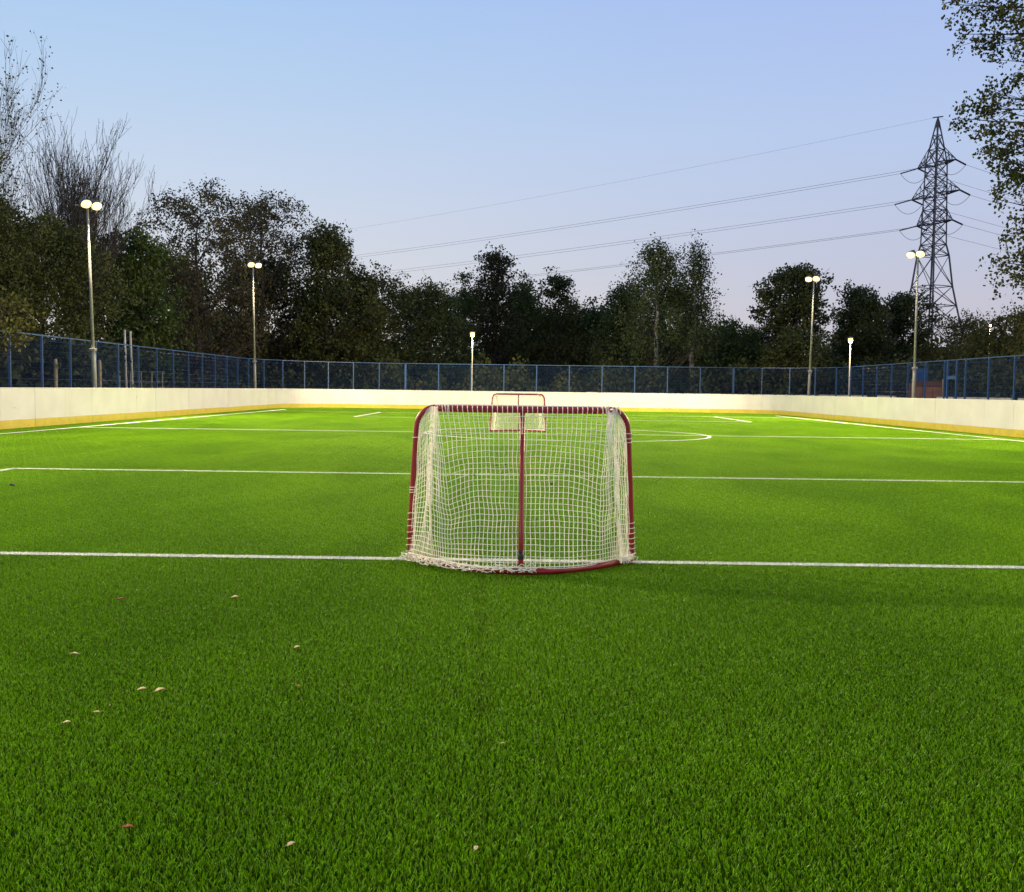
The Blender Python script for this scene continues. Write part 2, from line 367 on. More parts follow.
# ------------------------------------------------------------------ painted lines (white fibres)
def path_line(name, pts, w, label, fibres=0, closed=False, dense=16000):
    pts = np.array(pts, float); n = len(pts)
    if closed: t = np.roll(pts, -1, 0) - np.roll(pts, 1, 0)
    else: t = np.gradient(pts, axis=0)
    t /= np.linalg.norm(t, axis=1, keepdims=True); nrm = np.stack([-t[:, 1], t[:, 0]], 1)
    a = pts + nrm * w / 2; b = pts - nrm * w / 2
    m = MB(); z = .019 if fibres else .027
    V = [(p[0], p[1], z) for p in a] + [(p[0], p[1], z) for p in b]
    Fs = [(n + i, n + (i + 1) % n, (i + 1) % n, i) for i in range(n if closed else n - 1)]
    m.add(V, Fs)
    V0 = np.array(V)
    if fibres:
        r_ = np.random.default_rng(len(name) + n)
        seg = np.linalg.norm(np.diff(pts, axis=0), axis=1); Ls = seg.sum(); k = int(Ls * w * dense)
        s = r_.uniform(0, Ls, k); cs = np.concatenate([[0], np.cumsum(seg)])
        cx = np.interp(s, cs, pts[:, 0]); cy = np.interp(s, cs, pts[:, 1])
        nx = np.interp(s, cs, nrm[:, 0]); ny = np.interp(s, cs, nrm[:, 1])
        off = r_.uniform(-.54, .54, k) * w
        q1, q2 = blades(k, cx + nx * off, cy + ny * off, .020, .032, .0034, .7, r_)
        for q in (q1, q2):
            m.v.append(q.reshape(-1, 3)); base = m.n
            m.f.extend([(base + 4 * i, base + 4 * i + 1, base + 4 * i + 2, base + 4 * i + 3) for i in range(len(q))]); m.n += 4 * len(q)
    o_ = m.build(name, M['white']); struct(o_, label, 'line'); return o_
def seg_pts(a, b, k=24): return [(a[0] + (b[0] - a[0]) * i / k, a[1] + (b[1] - a[1]) * i / k) for i in range(k + 1)]
SL, SR = -13.45, 14.95
path_line('goal_line', seg_pts((SL, 7.8), (SR, 7.8), 60), .11, 'nearest white line across the pitch under the big goal', 1)
path_line('penalty_area_line', seg_pts((-7.9, 7.9), (-7.9, 15.58)) + seg_pts((-7.9, 15.6), (10.6, 15.6), 40) + seg_pts((10.6, 15.58), (10.6, 7.9)), .11,
          'white penalty area line behind the near goal', 1, dense=11000)
path_line('halfway_line', seg_pts((SL, 30.5), (SR, 30.5)), .10, 'thin white halfway line crossing the middle of the pitch')
path_line('centre_circle', [(1.5 + 4.3 * math.cos(a), 30.5 + 4.3 * math.sin(a)) for a in np.linspace(0, 2 * PI, 65)[:-1]], .10,
          'white centre circle around the small far goal', closed=True)
path_line('far_penalty_area_line', seg_pts((-7.4, 53.9), (-7.4, 45.5)) + seg_pts((-7.4, 45.3), (10.6, 45.3)) + seg_pts((10.6, 45.5), (10.6, 53.9)), .12,
          'white penalty area line near the far boards')
path_line('far_goal_line', seg_pts((SL, 54.1), (SR, 54.1)), .12, 'farthest white line across the pitch before the far boards')
path_line('left_touchline', seg_pts((SL, 2), (SL, 58)), .11, 'long white line along the left boards')
path_line('right_touchline', seg_pts((SR, 2), (SR, 58)), .11, 'long white line along the right boards')

# ------------------------------------------------------------------ fallen leaves
leaf_spots = [  # px, py, size m, kind, rotation, label
    (74, 654, .052, 't', 2.9, 'long tan dry leaf lying alone on the turf at the left'),
    (142, 689, .040, 't', .2, 'left one of the two tan leaves lying side by side'),
    (160, 690, .048, 't', .8, 'right one of the two tan leaves lying side by side'),
    (97, 712, .028, 't', .1, 'small pale leaf just below the pair of tan leaves'),
    (67, 722, .030, 't', .2, 'small tan leaf lowest of those near the left edge'),
    (121, 599, .050, 'r', .6, 'dark reddish leaf on the turf below the left goal line'),
    (235, 597, .045, 't', .2, 'pale leaf lying nearest to the left goal line'),
    (297, 647, .038, 't', 1.0, 'small pale leaf left of the goal on open turf'),
    (298, 686, .032, 'r', 2.0, 'small reddish brown leaf below the pale one left of the goal'),
    (128, 827, .036, 'r', .3, 'curled rusty leaf in the lower left of the turf'),
    (291, 844, .030, 't', .9, 'small yellow leaf near the bottom left of the turf'),
    (476, 848, .028, 't', 1.4, 'curled orange leaf at the bottom centre of the turf'),
    (503, 743, .018, 't', .4, 'tiny yellow leaf below the goal in the centre turf'),
]
def leaf_obj(px, py, s, kind, rz, label, seed):
    r_ = random.Random(seed); p = G(px, py)
    m = MB(); n = 9; top = []; bot = []
    for i in range(n):
        t = i / (n - 1); w = s * .26 * math.sin(PI * min(1, t * .93 + .05)) ** .8 * r_.uniform(.85, 1.15)
        z = .003 + s * .13 * math.sin(PI * t * .9) ** 2 * r_.uniform(.7, 1)
        top.append((s * (t - .5), w, z + s * .07)); bot.append((s * (t - .5), -w, z + s * .05))
    mid = [(s * (i / (n - 1) - .5), 0, .001 + s * .05 * math.sin(PI * i / (n - 1))) for i in range(n)]
    V = top + mid + bot
    Fs = [(i, i + 1, n + i + 1, n + i) for i in range(n - 1)] + [(n + i, n + i + 1, 2 * n + i + 1, 2 * n + i) for i in range(n - 1)]
    m.add(V, Fs)
    m.tube([(-s * .5, 0, .003), (-s * .68, s * .04, .006), (-s * .8, s * .1, .002)], s * .018, 4)
    o_ = m.build('fallen_leaf', M['leaf_tan'] if kind == 't' else M['leaf_rust'], smooth=True)
    sd = o_.modifiers.new('thick', 'SOLIDIFY'); sd.thickness = .0012
    o_.location = (p.x, p.y, .0215); o_.rotation_euler = (r_.uniform(-.15, .15), r_.uniform(-.15, .15), rz)
    tag(o_, label, 'leaf', 'dry leaves scattered on the turf')
for i, (px, py, s, k, rz, lb) in enumerate(leaf_spots): leaf_obj(px, py, s * .95, k, rz, lb, i)
for i, (px, py, lb) in enumerate([(496, 465.5, 'left of the two black rubber crumbs seen through the net'),
                                  (506, 464.5, 'right of the two black rubber crumbs seen through the net'),
                                  (471, 475, 'black rubber crumb on the penalty area line seen through the net'),
                                  (551, 484, 'black rubber crumb right of the centre post seen through the net'),
                                  (12, 485, 'black rubber crumb on the turf by the left edge')]):
    p = G(px, py); m = MB(); r_ = np.random.default_rng(i + 50)
    for q in range(3):
        th = np.linspace(0, 2 * PI, 9)[:-1]; c = r_.normal(0, .018, 2)
        rr = .028 * r_.uniform(.6, 1.1, 8)
        V = [(c[0] + math.cos(a) * w_, c[1] + math.sin(a) * w_, 0) for a, w_ in zip(th, rr)] + \
            [(c[0] + .6 * math.cos(a) * w_, c[1] + .6 * math.sin(a) * w_, .02) for a, w_ in zip(th, rr)]
        m.add(V, [(j, (j + 1) % 8, 8 + (j + 1) % 8, 8 + j) for j in range(8)] + [tuple(range(8, 16))])
    o_ = m.build('rubber_crumb', M['leaf_dark']); o_.location = (p.x, p.y, .02)
    tag(o_, lb, 'crumb', 'rubber crumbs lying on the turf')

# ------------------------------------------------------------------ hockey goal (local: posts at y=0, net towards -y)
def smooth_path(pts, k=6):
    pts = [Vector(p) for p in pts]; out = []
    ext = [2 * pts[0] - pts[1]] + pts + [2 * pts[-1] - pts[-2]]
    for i in range(1, len(ext) - 2):
        p0, p1, p2, p3 = ext[i - 1], ext[i], ext[i + 1], ext[i + 2]
        for j in range(k):
            t = j / k
            out.append(.5 * ((2 * p1) + (p2 - p0) * t + (2 * p0 - 5 * p1 + 4 * p2 - p3) * t * t + (3 * p1 - p0 - 3 * p2 + p3) * t ** 3))
    out.append(pts[-1]); return out
def base_y(x): return -.625 * max(0., 1 - (abs(x) / .885) ** 2)

def make_goal():
    root = thing('hockey_goal', 'large red framed hockey goal with white net standing nearest on the goal line', 'goal', (0.039, 7.80, 0.018), 0, 'red hockey goals')
    TR = .0225
    fr = MB()
    pts = []
    for s in (-1,):
        pts += [(s * .872, 0, .02), (s * .866, 0, .25), (s * .85, 0, .6), (s * .828, 0, .98)]
    R_ = .15
    for a in np.linspace(0, PI / 2, 9): pts.append((-.822 + R_ - R_ * math.cos(a), 0, 1.045 + R_ * math.sin(a)))
    pts += [(-.4, 0, 1.197), (0, 0, 1.196), (.4, 0, 1.195)]
    for a in np.linspace(PI / 2, 0, 9): pts.append((.822 - R_ + R_ * math.cos(a), 0, 1.045 + R_ * math.sin(a)))
    pts += [(.828, 0, .98), (.85, 0, .6), (.866, 0, .25), (.872, 0, .02)]
    fr.tube(pts, TR, 12); fr.build('front_frame', M['red'], root, True)
    bf = MB(); xs = np.linspace(-.872, .872, 41)
    bf.tube([(x, base_y(x) if abs(x) < .87 else 0, .026) for x in xs], .024, 12)
    bf.build('base_frame', M['red'], root, True)
    rb = MB()
    rb.tube(smooth_path([(-.66, -.01, 1.19), (-.665, -.08, 1.19), (-.62, -.15, 1.185), (-.5, -.16, 1.183), (0, -.16, 1.183), (.5, -.16, 1.183),
                         (.63, -.15, 1.185), (.675, -.08, 1.19), (.67, -.01, 1.19)]), .021, 10)
    rb.build('top_rear_bar', M['red'], root, True)
    cp = MB(); cp.tube([(0, -.165, 1.17), (0, -.34, .75), (0, -.505, .35), (0, -.617, .04)], .019, 10)
    c = cp.build('centre_post', M['red'], root, True)
    tp = MB(); tp.tube([(0, -.573, .165), (0, -.594, .105)], .0215, 10); tp.build('black_tape', M['black'], c, True)
    # net -------------------------------------------------
    r_ = np.random.default_rng(11)
    NB, NS, NR = 34, 25, 27                      # columns of the back, of each side; rows
    def smooth_noise(shape, k, amp):
        a = r_.normal(0, 1, shape)
        for _ in range(k):
            a = (a + np.roll(a, 1, 0) + np.roll(a, -1, 0) + np.roll(a, 1, 1) + np.roll(a, -1, 1)) / 5
        return a / a.std() * amp
    cols = []
    # signed parameter q: -1..-0 left side, back, right side
    keys = [('L', i / NS) for i in range(NS, 0, -1)] + [('B', i / NB) for i in range(NB + 1)] + [('R', (i + 1) / NS) for i in range(NS)]
    vs = np.linspace(0, 1, NR + 1) ** .97
    Pn = np.zeros((len(keys), NR + 1, 3))
    def lerp(a, b, t): return a + (b - a) * t
    for ci, (kd, s) in enumerate(keys):
        for ri, v in enumerate(vs):
            def q3(p0, p1, p2, v_):                # smooth curve through top, middle and bottom
                m_ = .45
                return p0 * (v_ - m_) * (v_ - 1) / m_ + p1 * v_ * (v_ - 1) / (m_ * (m_ - 1)) + p2 * v_ * (v_ - m_) / (1 - m_)
            sgn = -1 if (kd == 'L' or (kd == 'B' and s < .5)) else 1
            m0 = .555 if sgn < 0 else .60; b0 = .52 if sgn < 0 else .60
            ex, ey = q3(.65, m0, b0, v), q3(-.186, -.33, base_y(b0), v)
            if kd == 'B':
                w_ = 2 * s - 1; xx = ex * w_
                cyy = lerp(-.186, -.617, v ** .95) + .035 * math.sin(PI * v)
                yy = lerp(cyy, ey, abs(w_) ** 3)
                zz = lerp(1.185, .045, v) - .07 * abs(w_) ** 4 * math.sin(PI * v)
            else:
                sg = sgn
                if s < .45: t = s / .45; T = (lerp(.65, .70, t), lerp(-.186, -.03, t), lerp(1.185, 1.205, t))
                else: t = (s - .45) / .55; T = (lerp(.70, .825, t ** 1.2), lerp(-.03, -.02, t), lerp(1.205, 1.02, t ** 2.0))
                fx = np.clip(s + .155 * math.sin(2 * PI * s), 0, 1)
                xm = lerp(m0, .838, fx); ym = lerp(-.33, -.03, s ** 1.3) - .05 * math.sin(PI * s)
                fb = s ** .8 if sg < 0 else lerp(s, .72, .55 * math.sin(PI * s))
                xb = lerp(b0, .868, fb); yb = base_y(xb)
                xx, yy = q3(T[0], xm, xb, v), q3(T[1], ym, yb, v)
                xx = min(xx, lerp(.80, .868, v))
                zz = lerp(T[2], .045, v) - .07 * (1 - s) ** 2 * math.sin(PI * v) 
                fold = (math.sin(s * 6 * PI + v * 3.2) + .6 * math.sin(s * 13 * PI - v * 5)) * .020 * math.sin(PI * s) * math.sin(PI * v) ** .6
                xx += fold * .7; yy += fold * 1.5
                xx *= sg
            Pn[ci, ri] = (xx, yy, zz)
    n = Pn.shape
    amp = np.sin(np.linspace(0, 1, n[1]) * PI)[None, :] ** .5
    Pn[:, :, 0] += smooth_noise(n[:2], 4, .0045) * amp
    Pn[:, :, 1] += smooth_noise(n[:2], 8, .012) * amp
    Pn[:, :, 2] += smooth_noise(n[:2], 5, .0045) * amp
    nm = MB(); cr = .0027
    # rows over the top: crossbar -> rear bar
    for ci, (kd, s) in enumerate(keys):
        col = [tuple(p) for p in Pn[ci]]
        if kd == 'B':
            xx = Pn[ci, 0, 0]
            col = [(xx * 1.03, .028, 1.19), (xx * 1.03, -.005, 1.226), (xx * 1.01, -.07, 1.200), (xx, -.165, 1.209)] + [(xx, -.184, 1.196)] + col[1:]
        # drape at the bottom
        bx, by, bz = Pn[ci, -1]
        if bx < .12:
            amt = .05 + .13 * min(1, max(0, -bx / .5)); ox = -.5 * max(0, -bx - .3)
            j = r_.normal(0, .012, 6)
            col += [(bx + ox * .06 + j[0], by - .04, .055), (bx + ox * .07 + j[1], by - .055 - amt * .3, .03 + abs(j[5])),
                    (bx + ox * .10 + j[2], by - .06 - amt * .7, .038 + abs(j[3])), (bx + ox * .12 + j[4], by - .05 - amt * .5, .030)]
        elif bx > .72:
            j = r_.normal(0, .012, 6)
            col += [(bx + .01 + j[0], by - .07, .055 + abs(j[1])), (bx + .03 + j[2], by - .09, .03 + abs(j[3]))]
        nm.tube(col, cr, 4, False)
    for ri in range(1, NR + 1): nm.tube(Pn[:, ri], cr, 4, False)
    for t in (.25, .5, .75):
        nm.tube([(Pn[ci, 0, 0] * 1.01, -.01 - .165 * t, 1.215) for ci, (kd, s) in enumerate(keys) if kd == 'B'], cr, 4, False)
    # crumpled rows of the slack net lying over the base tube
    for rr, (dy, zz) in enumerate([(-.045, .055), (-.065, .045), (-.085, .04), (-.10, .034), (-.075, .06)]):
        pts = []
        for ci in range(n[0]):
            bx, by, bz = Pn[ci, -1]
            if bx < .14:
                k = .5 + 1.3 * min(1, max(0, -bx / .6))
                pts.append((bx - max(0, -bx - .4) * .12 + r_.normal(0, .006), by + dy * k + r_.normal(0, .011), zz + abs(r_.normal(0, .012))))
        nm.tube(pts, cr * 1.1, 4, False)
        pts = []
        for ci in range(n[0]):
            bx, by, bz = Pn[ci, -1]
            if bx > .74: pts.append((bx + r_.normal(.01, .006), by - .05 + dy * .5 + r_.normal(0, .012), zz + abs(r_.normal(0, .02))))
        if len(pts) > 1: nm.tube(pts, cr * 1.1, 4, False)
    # rope hem along the base and lacing round the posts
    hem = [(Pn[ci, -1, 0], Pn[ci, -1, 1] - (.03 if Pn[ci, -1, 0] < .12 else -.0), .058) for ci in range(n[0])]
    nm.tube(hem, .0045, 5, False)
    for sg in (-1, 1):
        rope = [(sg * (lerp(.868, .822, k / 30) - .028 + r_.normal(0, .003)), -.02, lerp(.05, 1.02, k / 30)) for k in range(31)]
        nm.tube(rope, .0045, 5, False)
        for k in range(7):
            z = .05 + k * (.05 if sg < 0 else .04); xx = sg * lerp(.872, .824, z)
            loop = [(xx + .031 * math.cos(a), .031 * math.sin(a), z + .012 * a / PI) for a in np.linspace(0, 2.2 * PI, 14)]
            nm.tube(loop, .0035, 4, False)
        for z in ([.52, .54, .56, .95] if sg < 0 else [.93, .96, 1.0]):
            xx = sg * lerp(.872, .824, z)
            nm.tube([(xx + .030 * math.cos(a), .030 * math.sin(a), z + .006 * a / PI) for a in np.linspace(0, 2.2 * PI, 12)], .0035, 4, False)
    for kx in (-.68, -.64, -.60, .60, .64, .69, .72):
        nm.tube([(kx + .004 * a, -.155 + .027 * math.cos(a) if abs(kx) < .62 else -.01 + .032 * math.cos(a), 1.187 + .03 * math.sin(a)) for a in np.linspace(0, 3.6 * PI, 26)], .0042, 4, False)
    nm.build('net', M['net'], root)
    return root
goal = make_goal()
g2 = copy_tree(goal); g2.location = (.025, 31.6, .018); g2.rotation_euler = (0, 0, PI); g2.scale = (1.0, 1.0, 1.0)
g2['label'] = 'small looking distant red hockey goal standing on the halfway line'

# ------------------------------------------------------------------ rink boards
rk = thing('rink_boards', 'long white rink boards with yellow kick strip wrapped round the pitch', 'rink boards', (0, 0, 0))
BH = 1.19; TH = .05
line = [(XL, y) for y in np.arange(4, YF - RC, 2.05)]
def arc_len_points():
    P_ = [Vector((XL, 6.0, 0))]
    dense = [Vector((XL, 6.0, 0))] + [Vector((XL, y, 0)) for y in np.arange(6.2, YF - RC, .2)]
    dense += [Vector((XL + RC - RC * math.cos(a), YF - RC + RC * math.sin(a), 0)) for a in np.linspace(0, PI / 2, 40)]
    dense += [Vector((x, YF, 0)) for x in np.arange(XL + RC + .2, XR - RC, .2)]
    dense += [Vector((XR - RC + RC * math.sin(a), YF - RC + RC * math.cos(a), 0)) for a in np.linspace(0, PI / 2, 40)]
    dense += [Vector((XR, y, 0)) for y in np.arange(YF - RC - .2, 6, -.2)]
    return dense
dense = arc_len_points(); dn = np.array([(p.x, p.y) for p in dense])
cs = np.concatenate([[0], np.cumsum(np.linalg.norm(np.diff(dn, axis=0), axis=1))])
def on_path(s, off=0):
    x = np.interp(s, cs, dn[:, 0]); y = np.interp(s, cs, dn[:, 1])
    e = .05; x2 = np.interp(min(s + e, cs[-1]), cs, dn[:, 0]); y2 = np.interp(min(s + e, cs[-1]), cs, dn[:, 1])
    x1 = np.interp(max(s - e, 0), cs, dn[:, 0]); y1 = np.interp(max(s - e, 0), cs, dn[:, 1])
    tx_, ty_ = x2 - x1, y2 - y1; l = math.hypot(tx_, ty_)
    return x - ty_ / l * off, y + tx_ / l * off             # off > 0: outwards (left of travel)
def ribbon(m, s0, s1, z0, z1, o0, o1, k=6):
    for i in range(k):
        a, b = s0 + (s1 - s0) * i / k, s0 + (s1 - s0) * (i + 1) / k
        p = [on_path(a, o0), on_path(b, o0), on_path(b, o1), on_path(a, o1)]
        V = [(q[0], q[1], z) for z in (z0, z1) for q in p]
        fs = [(0, 1, 5, 4), (2, 3, 7, 6), (4, 5, 6, 7), (3, 2, 1, 0)]
        if i == 0: fs.append((0, 4, 7, 3))
        if i == k - 1: fs.append((1, 2, 6, 5))
        m.add(V, fs)
PLn = 2.05; npan = int(cs[-1] / PLn); PLn = cs[-1] / npan
for i in range(npan):
    s0, s1 = i * PLn + .004, (i + 1) * PLn - .004
    m = MB(); jit = random.uniform(-.004, .004); jz = random.uniform(-.003, .003)
    ribbon(m, s0, s1, .265, BH + jz, jit, TH + jit)
    pn = m.build('board_panel', M['board'], rk)
    m = MB(); ribbon(m, s0, s1,   .012, .262, -.012 + jit, TH + jit); m.build('kick_strip', M['yellow'], pn)
m = MB(); ribbon(m, 0, cs[-1], BH + .004, BH + .028, -.01, TH + .03, 500); m.build('top_cap', M['boardtop'], rk)
m = MB(); ribbon(m, 0, cs[-1], .3, .38, TH + .012, TH + .06, 400); m.build('support_rail', M['steel'], rk); m = MB(); ribbon(m, 0, cs[-1], .95, 1.03, TH + .012, TH + .06, 400)
m.build('support_rail', M['steel'], rk)
for i in range(npan + 1):
    x, y = on_path(min(i * PLn, cs[-1]), TH + .10); m = MB(); m.box((x, y, .55), (.08, .08, 1.1)); m.build('rear_post', M['steel'], rk)

# ------------------------------------------------------------------ fences
FH = 3.0; FXL, FXR, FY = -16.75, 20.8, 68.8
def fence(pts, label, gate=None, zt=FH):
    root = thing('mesh_fence', label, 'fence', (*pts[0], 0), 0); o0 = Vector((*pts[0], 0))
    P3 = [Vector((*p, 0)) - o0 for p in pts]
    for i, p in enumerate(P3):
        d = P3[min(i + 1, len(P3) - 1)] - P3[max(i - 1, 0)]; an = math.atan2(d.y, d.x)
        m = MB(); m.box((p.x, p.y, zt / 2), (.07, .07, zt), an); m.box((p.x, p.y, zt + .006), (.08, .08, .012), an); m.build('fence_post', M['blue'], root)
    for i in range(len(P3) - 1):
        a_, b_ = P3[i], P3[i + 1]; d = b_ - a_; st = d.length; u = d / st; nn = Vector((u.y, -u.x, 0)) * .045
        q = lambda x_, z_, k=1.: tuple(a_ + u * x_ + nn * k + Vector((0, 0, z_)))
        m = MB(); m.box(tuple((a_ + b_) / 2 + Vector((0, 0, zt + .035))), (st - .002, .045, .045), math.atan2(d.y, d.x)); m.build('top_rail', M['blue'], root)
        if gate is not None and i == gate:
            x0, x1 = .35, 1.35; m = MB(); an = math.atan2(d.y, d.x)
            for xx in (x0, x1): m.box(q(xx, 1.5, 0), (.08, .08, 3.0), an)
            m.box(q((x0 + x1) / 2, 2.2, 0), (x1 - x0 - .084, .06, .16), an)
            gf = m.build('gate_frame', M['blue'], root); m = MB()
            for j in range(21):
                xx = x0 + .06 + (x1 - x0 - .12) * j / 20; m.tube([q(xx, .1, .4), q(xx, 2.1, .4)], .0032, 3, False); m.tube([q(xx, 2.3, .4), q(xx, 2.95, .4)], .0032, 3, False)
            for z in np.arange(.1, 2.1, .2): m.tube([q(x0 + .05, z, .4), q(x1 - .05, z, .4)], .0034, 3, False)
            m.build('gate_panel', M['bluewire'], gf)
            segs = [(.04, x0 - .05), (x1 + .05, st - .04)]
        else: segs = [(.04, st - .04)]
        m = MB()
        for x0, x1 in segs:
            k = max(1, int((x1 - x0) / .05))
            for j in range(k + 1): xx = x0 + (x1 - x0) * j / k; m.tube([q(xx, .08), q(xx, zt - .06)], .0031, 3, False)
            for z in np.arange(.1, zt, .2): m.tube([q(x0, z, 1.1), q(x1, z, 1.1)], .0034, 3, False)
            for z in (.3, 1.5, zt - .15): m.tube([q(x0, z, 1.2), q(x1, z, 1.2)], .006, 4, False)
        m.build('mesh_panel', M['bluewire'], root)
    return root
def spaced(p, q, step=2.25):
    n = max(1, round(math.hypot(q[0] - p[0], q[1] - p[1]) / step)); return [(p[0] + (q[0] - p[0]) * i / n, p[1] + (q[1] - p[1]) * i / n) for i in range(n + 1)]
RL, RR = 9.0, 6.0
left_path = spaced((FXL, 24), (FXL, FY - RL)) + [(FXL + RL - RL * math.cos(t), FY - RL + RL * math.sin(t)) for t in np.linspace(0, PI / 2, 9)[1:]]
right_path = [(FXR - RR + RR * math.sin(t), FY - RR + RR * math.cos(t)) for t in np.linspace(0, PI / 2, 6)] + spaced((FXR, FY - RR), (FXR, 26))[1:]
gate_i = min(range(5, len(right_path) - 1), key=lambda i: abs(right_path[i][1] - 49.3))
fence(left_path, 'tall blue mesh fence running behind the left boards and round the left corner')
fence(spaced((FXL + RL + .06, FY), (FXR - RR - .06, FY)), 'tall blue mesh fence closing off the far end of the rink')
fence(right_path, 'tall blue mesh fence with a gate behind the right boards', gate=gate_i)

# ------------------------------------------------------------------ lamps
def aim(o_, tgt):
    d = Vector(tgt) - o_.location; o_.rotation_euler = d.to_track_quat('-Z', 'Y').to_euler()
def floodlight(x, y, h, label, tgt, power, lean=(0, 0), heads=2, beam=None):
    root = thing('floodlight_mast', label, 'floodlight', (x, y, 0), 0, 'floodlight masts around the rink')
    tx_, ty_ = lean
    m = MB(); m.tube([(0, 0, 0), (tx_ * .3, ty_ * .3, h * .3), (tx_ * .33, ty_ * .33, h * .33)], [.095, .085, .08], 12)
    m.tube([(tx_ * .33, ty_ * .33, h * .33), (tx_, ty_, h)], [.062, .042], 12)
    m.build('pole', M['steel'], root, True)
    m = MB(); m.box((tx_ * .335, ty_ * .335, h * .335), (.2, .2, .09)); m.tube([(0, 0, 0), (0, 0, .04)], .18, 10); m.build('collar', M['steel'], root, bevel=.01)
    d = (Vector(tgt) - Vector((x, y, h))); ang = math.atan2(d.y, d.x)
    side = Vector((-math.sin(ang), math.cos(ang), 0)); fwd = Vector((math.cos(ang), math.sin(ang), 0))
    # the bar runs across the aiming direction
    top = Vector((tx_, ty_, h))
    m = MB(); m.bar(top - side * .55 + Vector((0, 0, .03)), top + side * .55 + Vector((0, 0, .03)), .03, 8); m.build('crossbar', M['steel'], root)
    for k in range(heads):
        off = (k - (heads - 1) / 2) * .48
        c = top + side * off + fwd * .12 + Vector((0, 0, .16))
        hd = MB(); tilt = math.radians(38)
        R3 = Matrix.Rotation(ang - PI / 2, 4, 'Z') @ Matrix.Rotation(-tilt, 4, 'X')    # local +y = beam
        def tv(p): q = R3 @ Vector(p); return (q.x + c.x, q.y + c.y, q.z + c.z)
        K = 16; Fn = lambda y_, rx, rz_: [tv((rx * math.cos(q) * (abs(math.cos(q)) ** -.25 if abs(math.cos(q)) > .05 else 1) * .9, y_, rz_ * math.sin(q))) for q in np.linspace(0, 2 * PI, K + 1)[:-1]]
        def rings(mb, R_):
            V = sum([Fn(*q) for q in R_], []); nr = len(R_)
            f = [(i * K + j, i * K + (j + 1) % K, (i + 1) * K + (j + 1) % K, (i + 1) * K + j) for i in range(nr - 1) for j in range(K)]
            mb.add(V, f + [tuple(range(K))[::-1], tuple((nr - 1) * K + j for j in range(K))])
        rings(hd, [(-.16, .09, .07), (-.12, .15, .11), (.06, .25, .18), (.10, .25, .18)])
        for zf in (-.08, 0, .08):
            hd.add([tv(p) for p in [(-.1, -.13, zf), (.1, -.13, zf), (.1, -.2, zf + .004), (-.1, -.2, zf + .004)]], [(0, 1, 2, 3)])
        ho = hd.build('lamp_head', M['housing'], root)
        ln = MB(); rings(ln, [(.104, .235, .165), (.15, .21, .15), (.185, .13, .09), (.195, .03, .02)])
        ln.build('lens', M['lens'], ho, True)
        br = MB(); br.bar(top + side * off, c - Vector((0, 0, .05)), .018, 6); br.build('bracket', M['steel'], ho)
    ld = bpy.data.lights.new('floodlight_beam', 'SPOT'); ld.energy = power; ld.color = (1., .80, .50)
    ld.spot_size = math.radians(150); ld.spot_blend = .6; ld.shadow_soft_size = .22
    lo = bpy.data.objects.new('floodlight_beam', ld); C.objects.link(lo)
    lo.location = Vector((x, y, h)) + top - Vector((0, 0, h)) + fwd * .34 + Vector((0, 0, .02)); aim(lo, beam or tgt)
    return root
PW = 22500
def mast(pb, pt, py, Y, label, tgt, beam, power, heads=2):
    b = P(pb, 386 + .0132 * (pb - 512), Y); t = P(pt, py + 5, Y)
    k = (t.z - CAMH) / t.z; lx = (t.x - b.x) / k
    floodlight(t.x - lx, Y, t.z, label, tgt, power, (lx, 0), heads, beam)
mast(94.5, 87.5, 203, 37.6, 'tallest looking floodlight mast by the left boards with two warm lamps lit', (-2, 31, 0), (-1, 38, 0), PW * 1.12)
mast(255, 253, 262, 59.9, 'floodlight mast near the far left corner in front of the big leafy tree', (-3, 47, 0), (-1, 56, 0), PW * .72)
mast(809, 814, 276, 59.6, 'floodlight mast near the far right corner in front of the tall dark tree', (4, 45, 0), (2, 55, 0), PW * .72)
mast(914, 918, 252, 47.2, 'floodlight mast standing in front of the lattice pylon', (4, 36, 0), (2, 45, 0), PW * 1.12)
floodlight(-15.9, 15.2, 8.3, 'floodlight mast outside the left edge nearest the near goal', (-2, 17, 0), PW * .8)
floodlight(-15.9, -7.3, 8.3, 'floodlight mast behind the camera on the left side of the rink', (-1, 9, 0), PW * .24)
floodlight(17.6, 2.0, 8.3, 'floodlight mast behind the camera on the right side of the rink', (1, 14, 0), PW * .16)
floodlight(18.3, 24.5, 8.3, 'floodlight mast outside the right edge beside the near tree', (3, 28, 0), PW * .85)

def lantern(px, py, Y, label, power):
    t = P(px, py, Y); h = t.z
    root = thing('park_lamp', label, 'street lamp', (t.x, Y, 0), 0, 'short park lamps with a lantern')
    m = MB(); m.tube([(0, 0, 0), (0, 0, .8), (0, 0, .82), (0, 0, h - .12)], [.07, .065, .045, .034], 10); m.build('pole', M['steel'], root, True)
    m = MB(); m.tube([(0, 0, h - .12), (0, 0, h + .02), (0, 0, h + .16)], [.09, .15, .13], 12); m.build('lantern', M['lens2'], root, True)
    m = MB(); m.tube([(0, 0, h + .163), (0, 0, h + .2), (0, 0, h + .27)], [.2, .17, .03], 12); m.build('lantern_cap', M['housing'], root, True)
    ld = bpy.data.lights.new('lantern_light', 'POINT'); ld.energy = power; ld.color = (1., .66, .32); ld.shadow_soft_size = .15
    lo = bpy.data.objects.new('lantern_light', ld); C.objects.link(lo); lo.location = (t.x, Y - .25, h - .3)
lantern(472.5, 335, 67.2, 'small lit park lamp on a thin pole behind the far boards in the centre', 300)
lantern(850.5, 341, 61.6, 'small lit park lamp right of the tall mast at the far right corner', 300)
lantern(990, 325, 92, 'distant orange lamp glimpsed among the trees right of the pylon', 400)

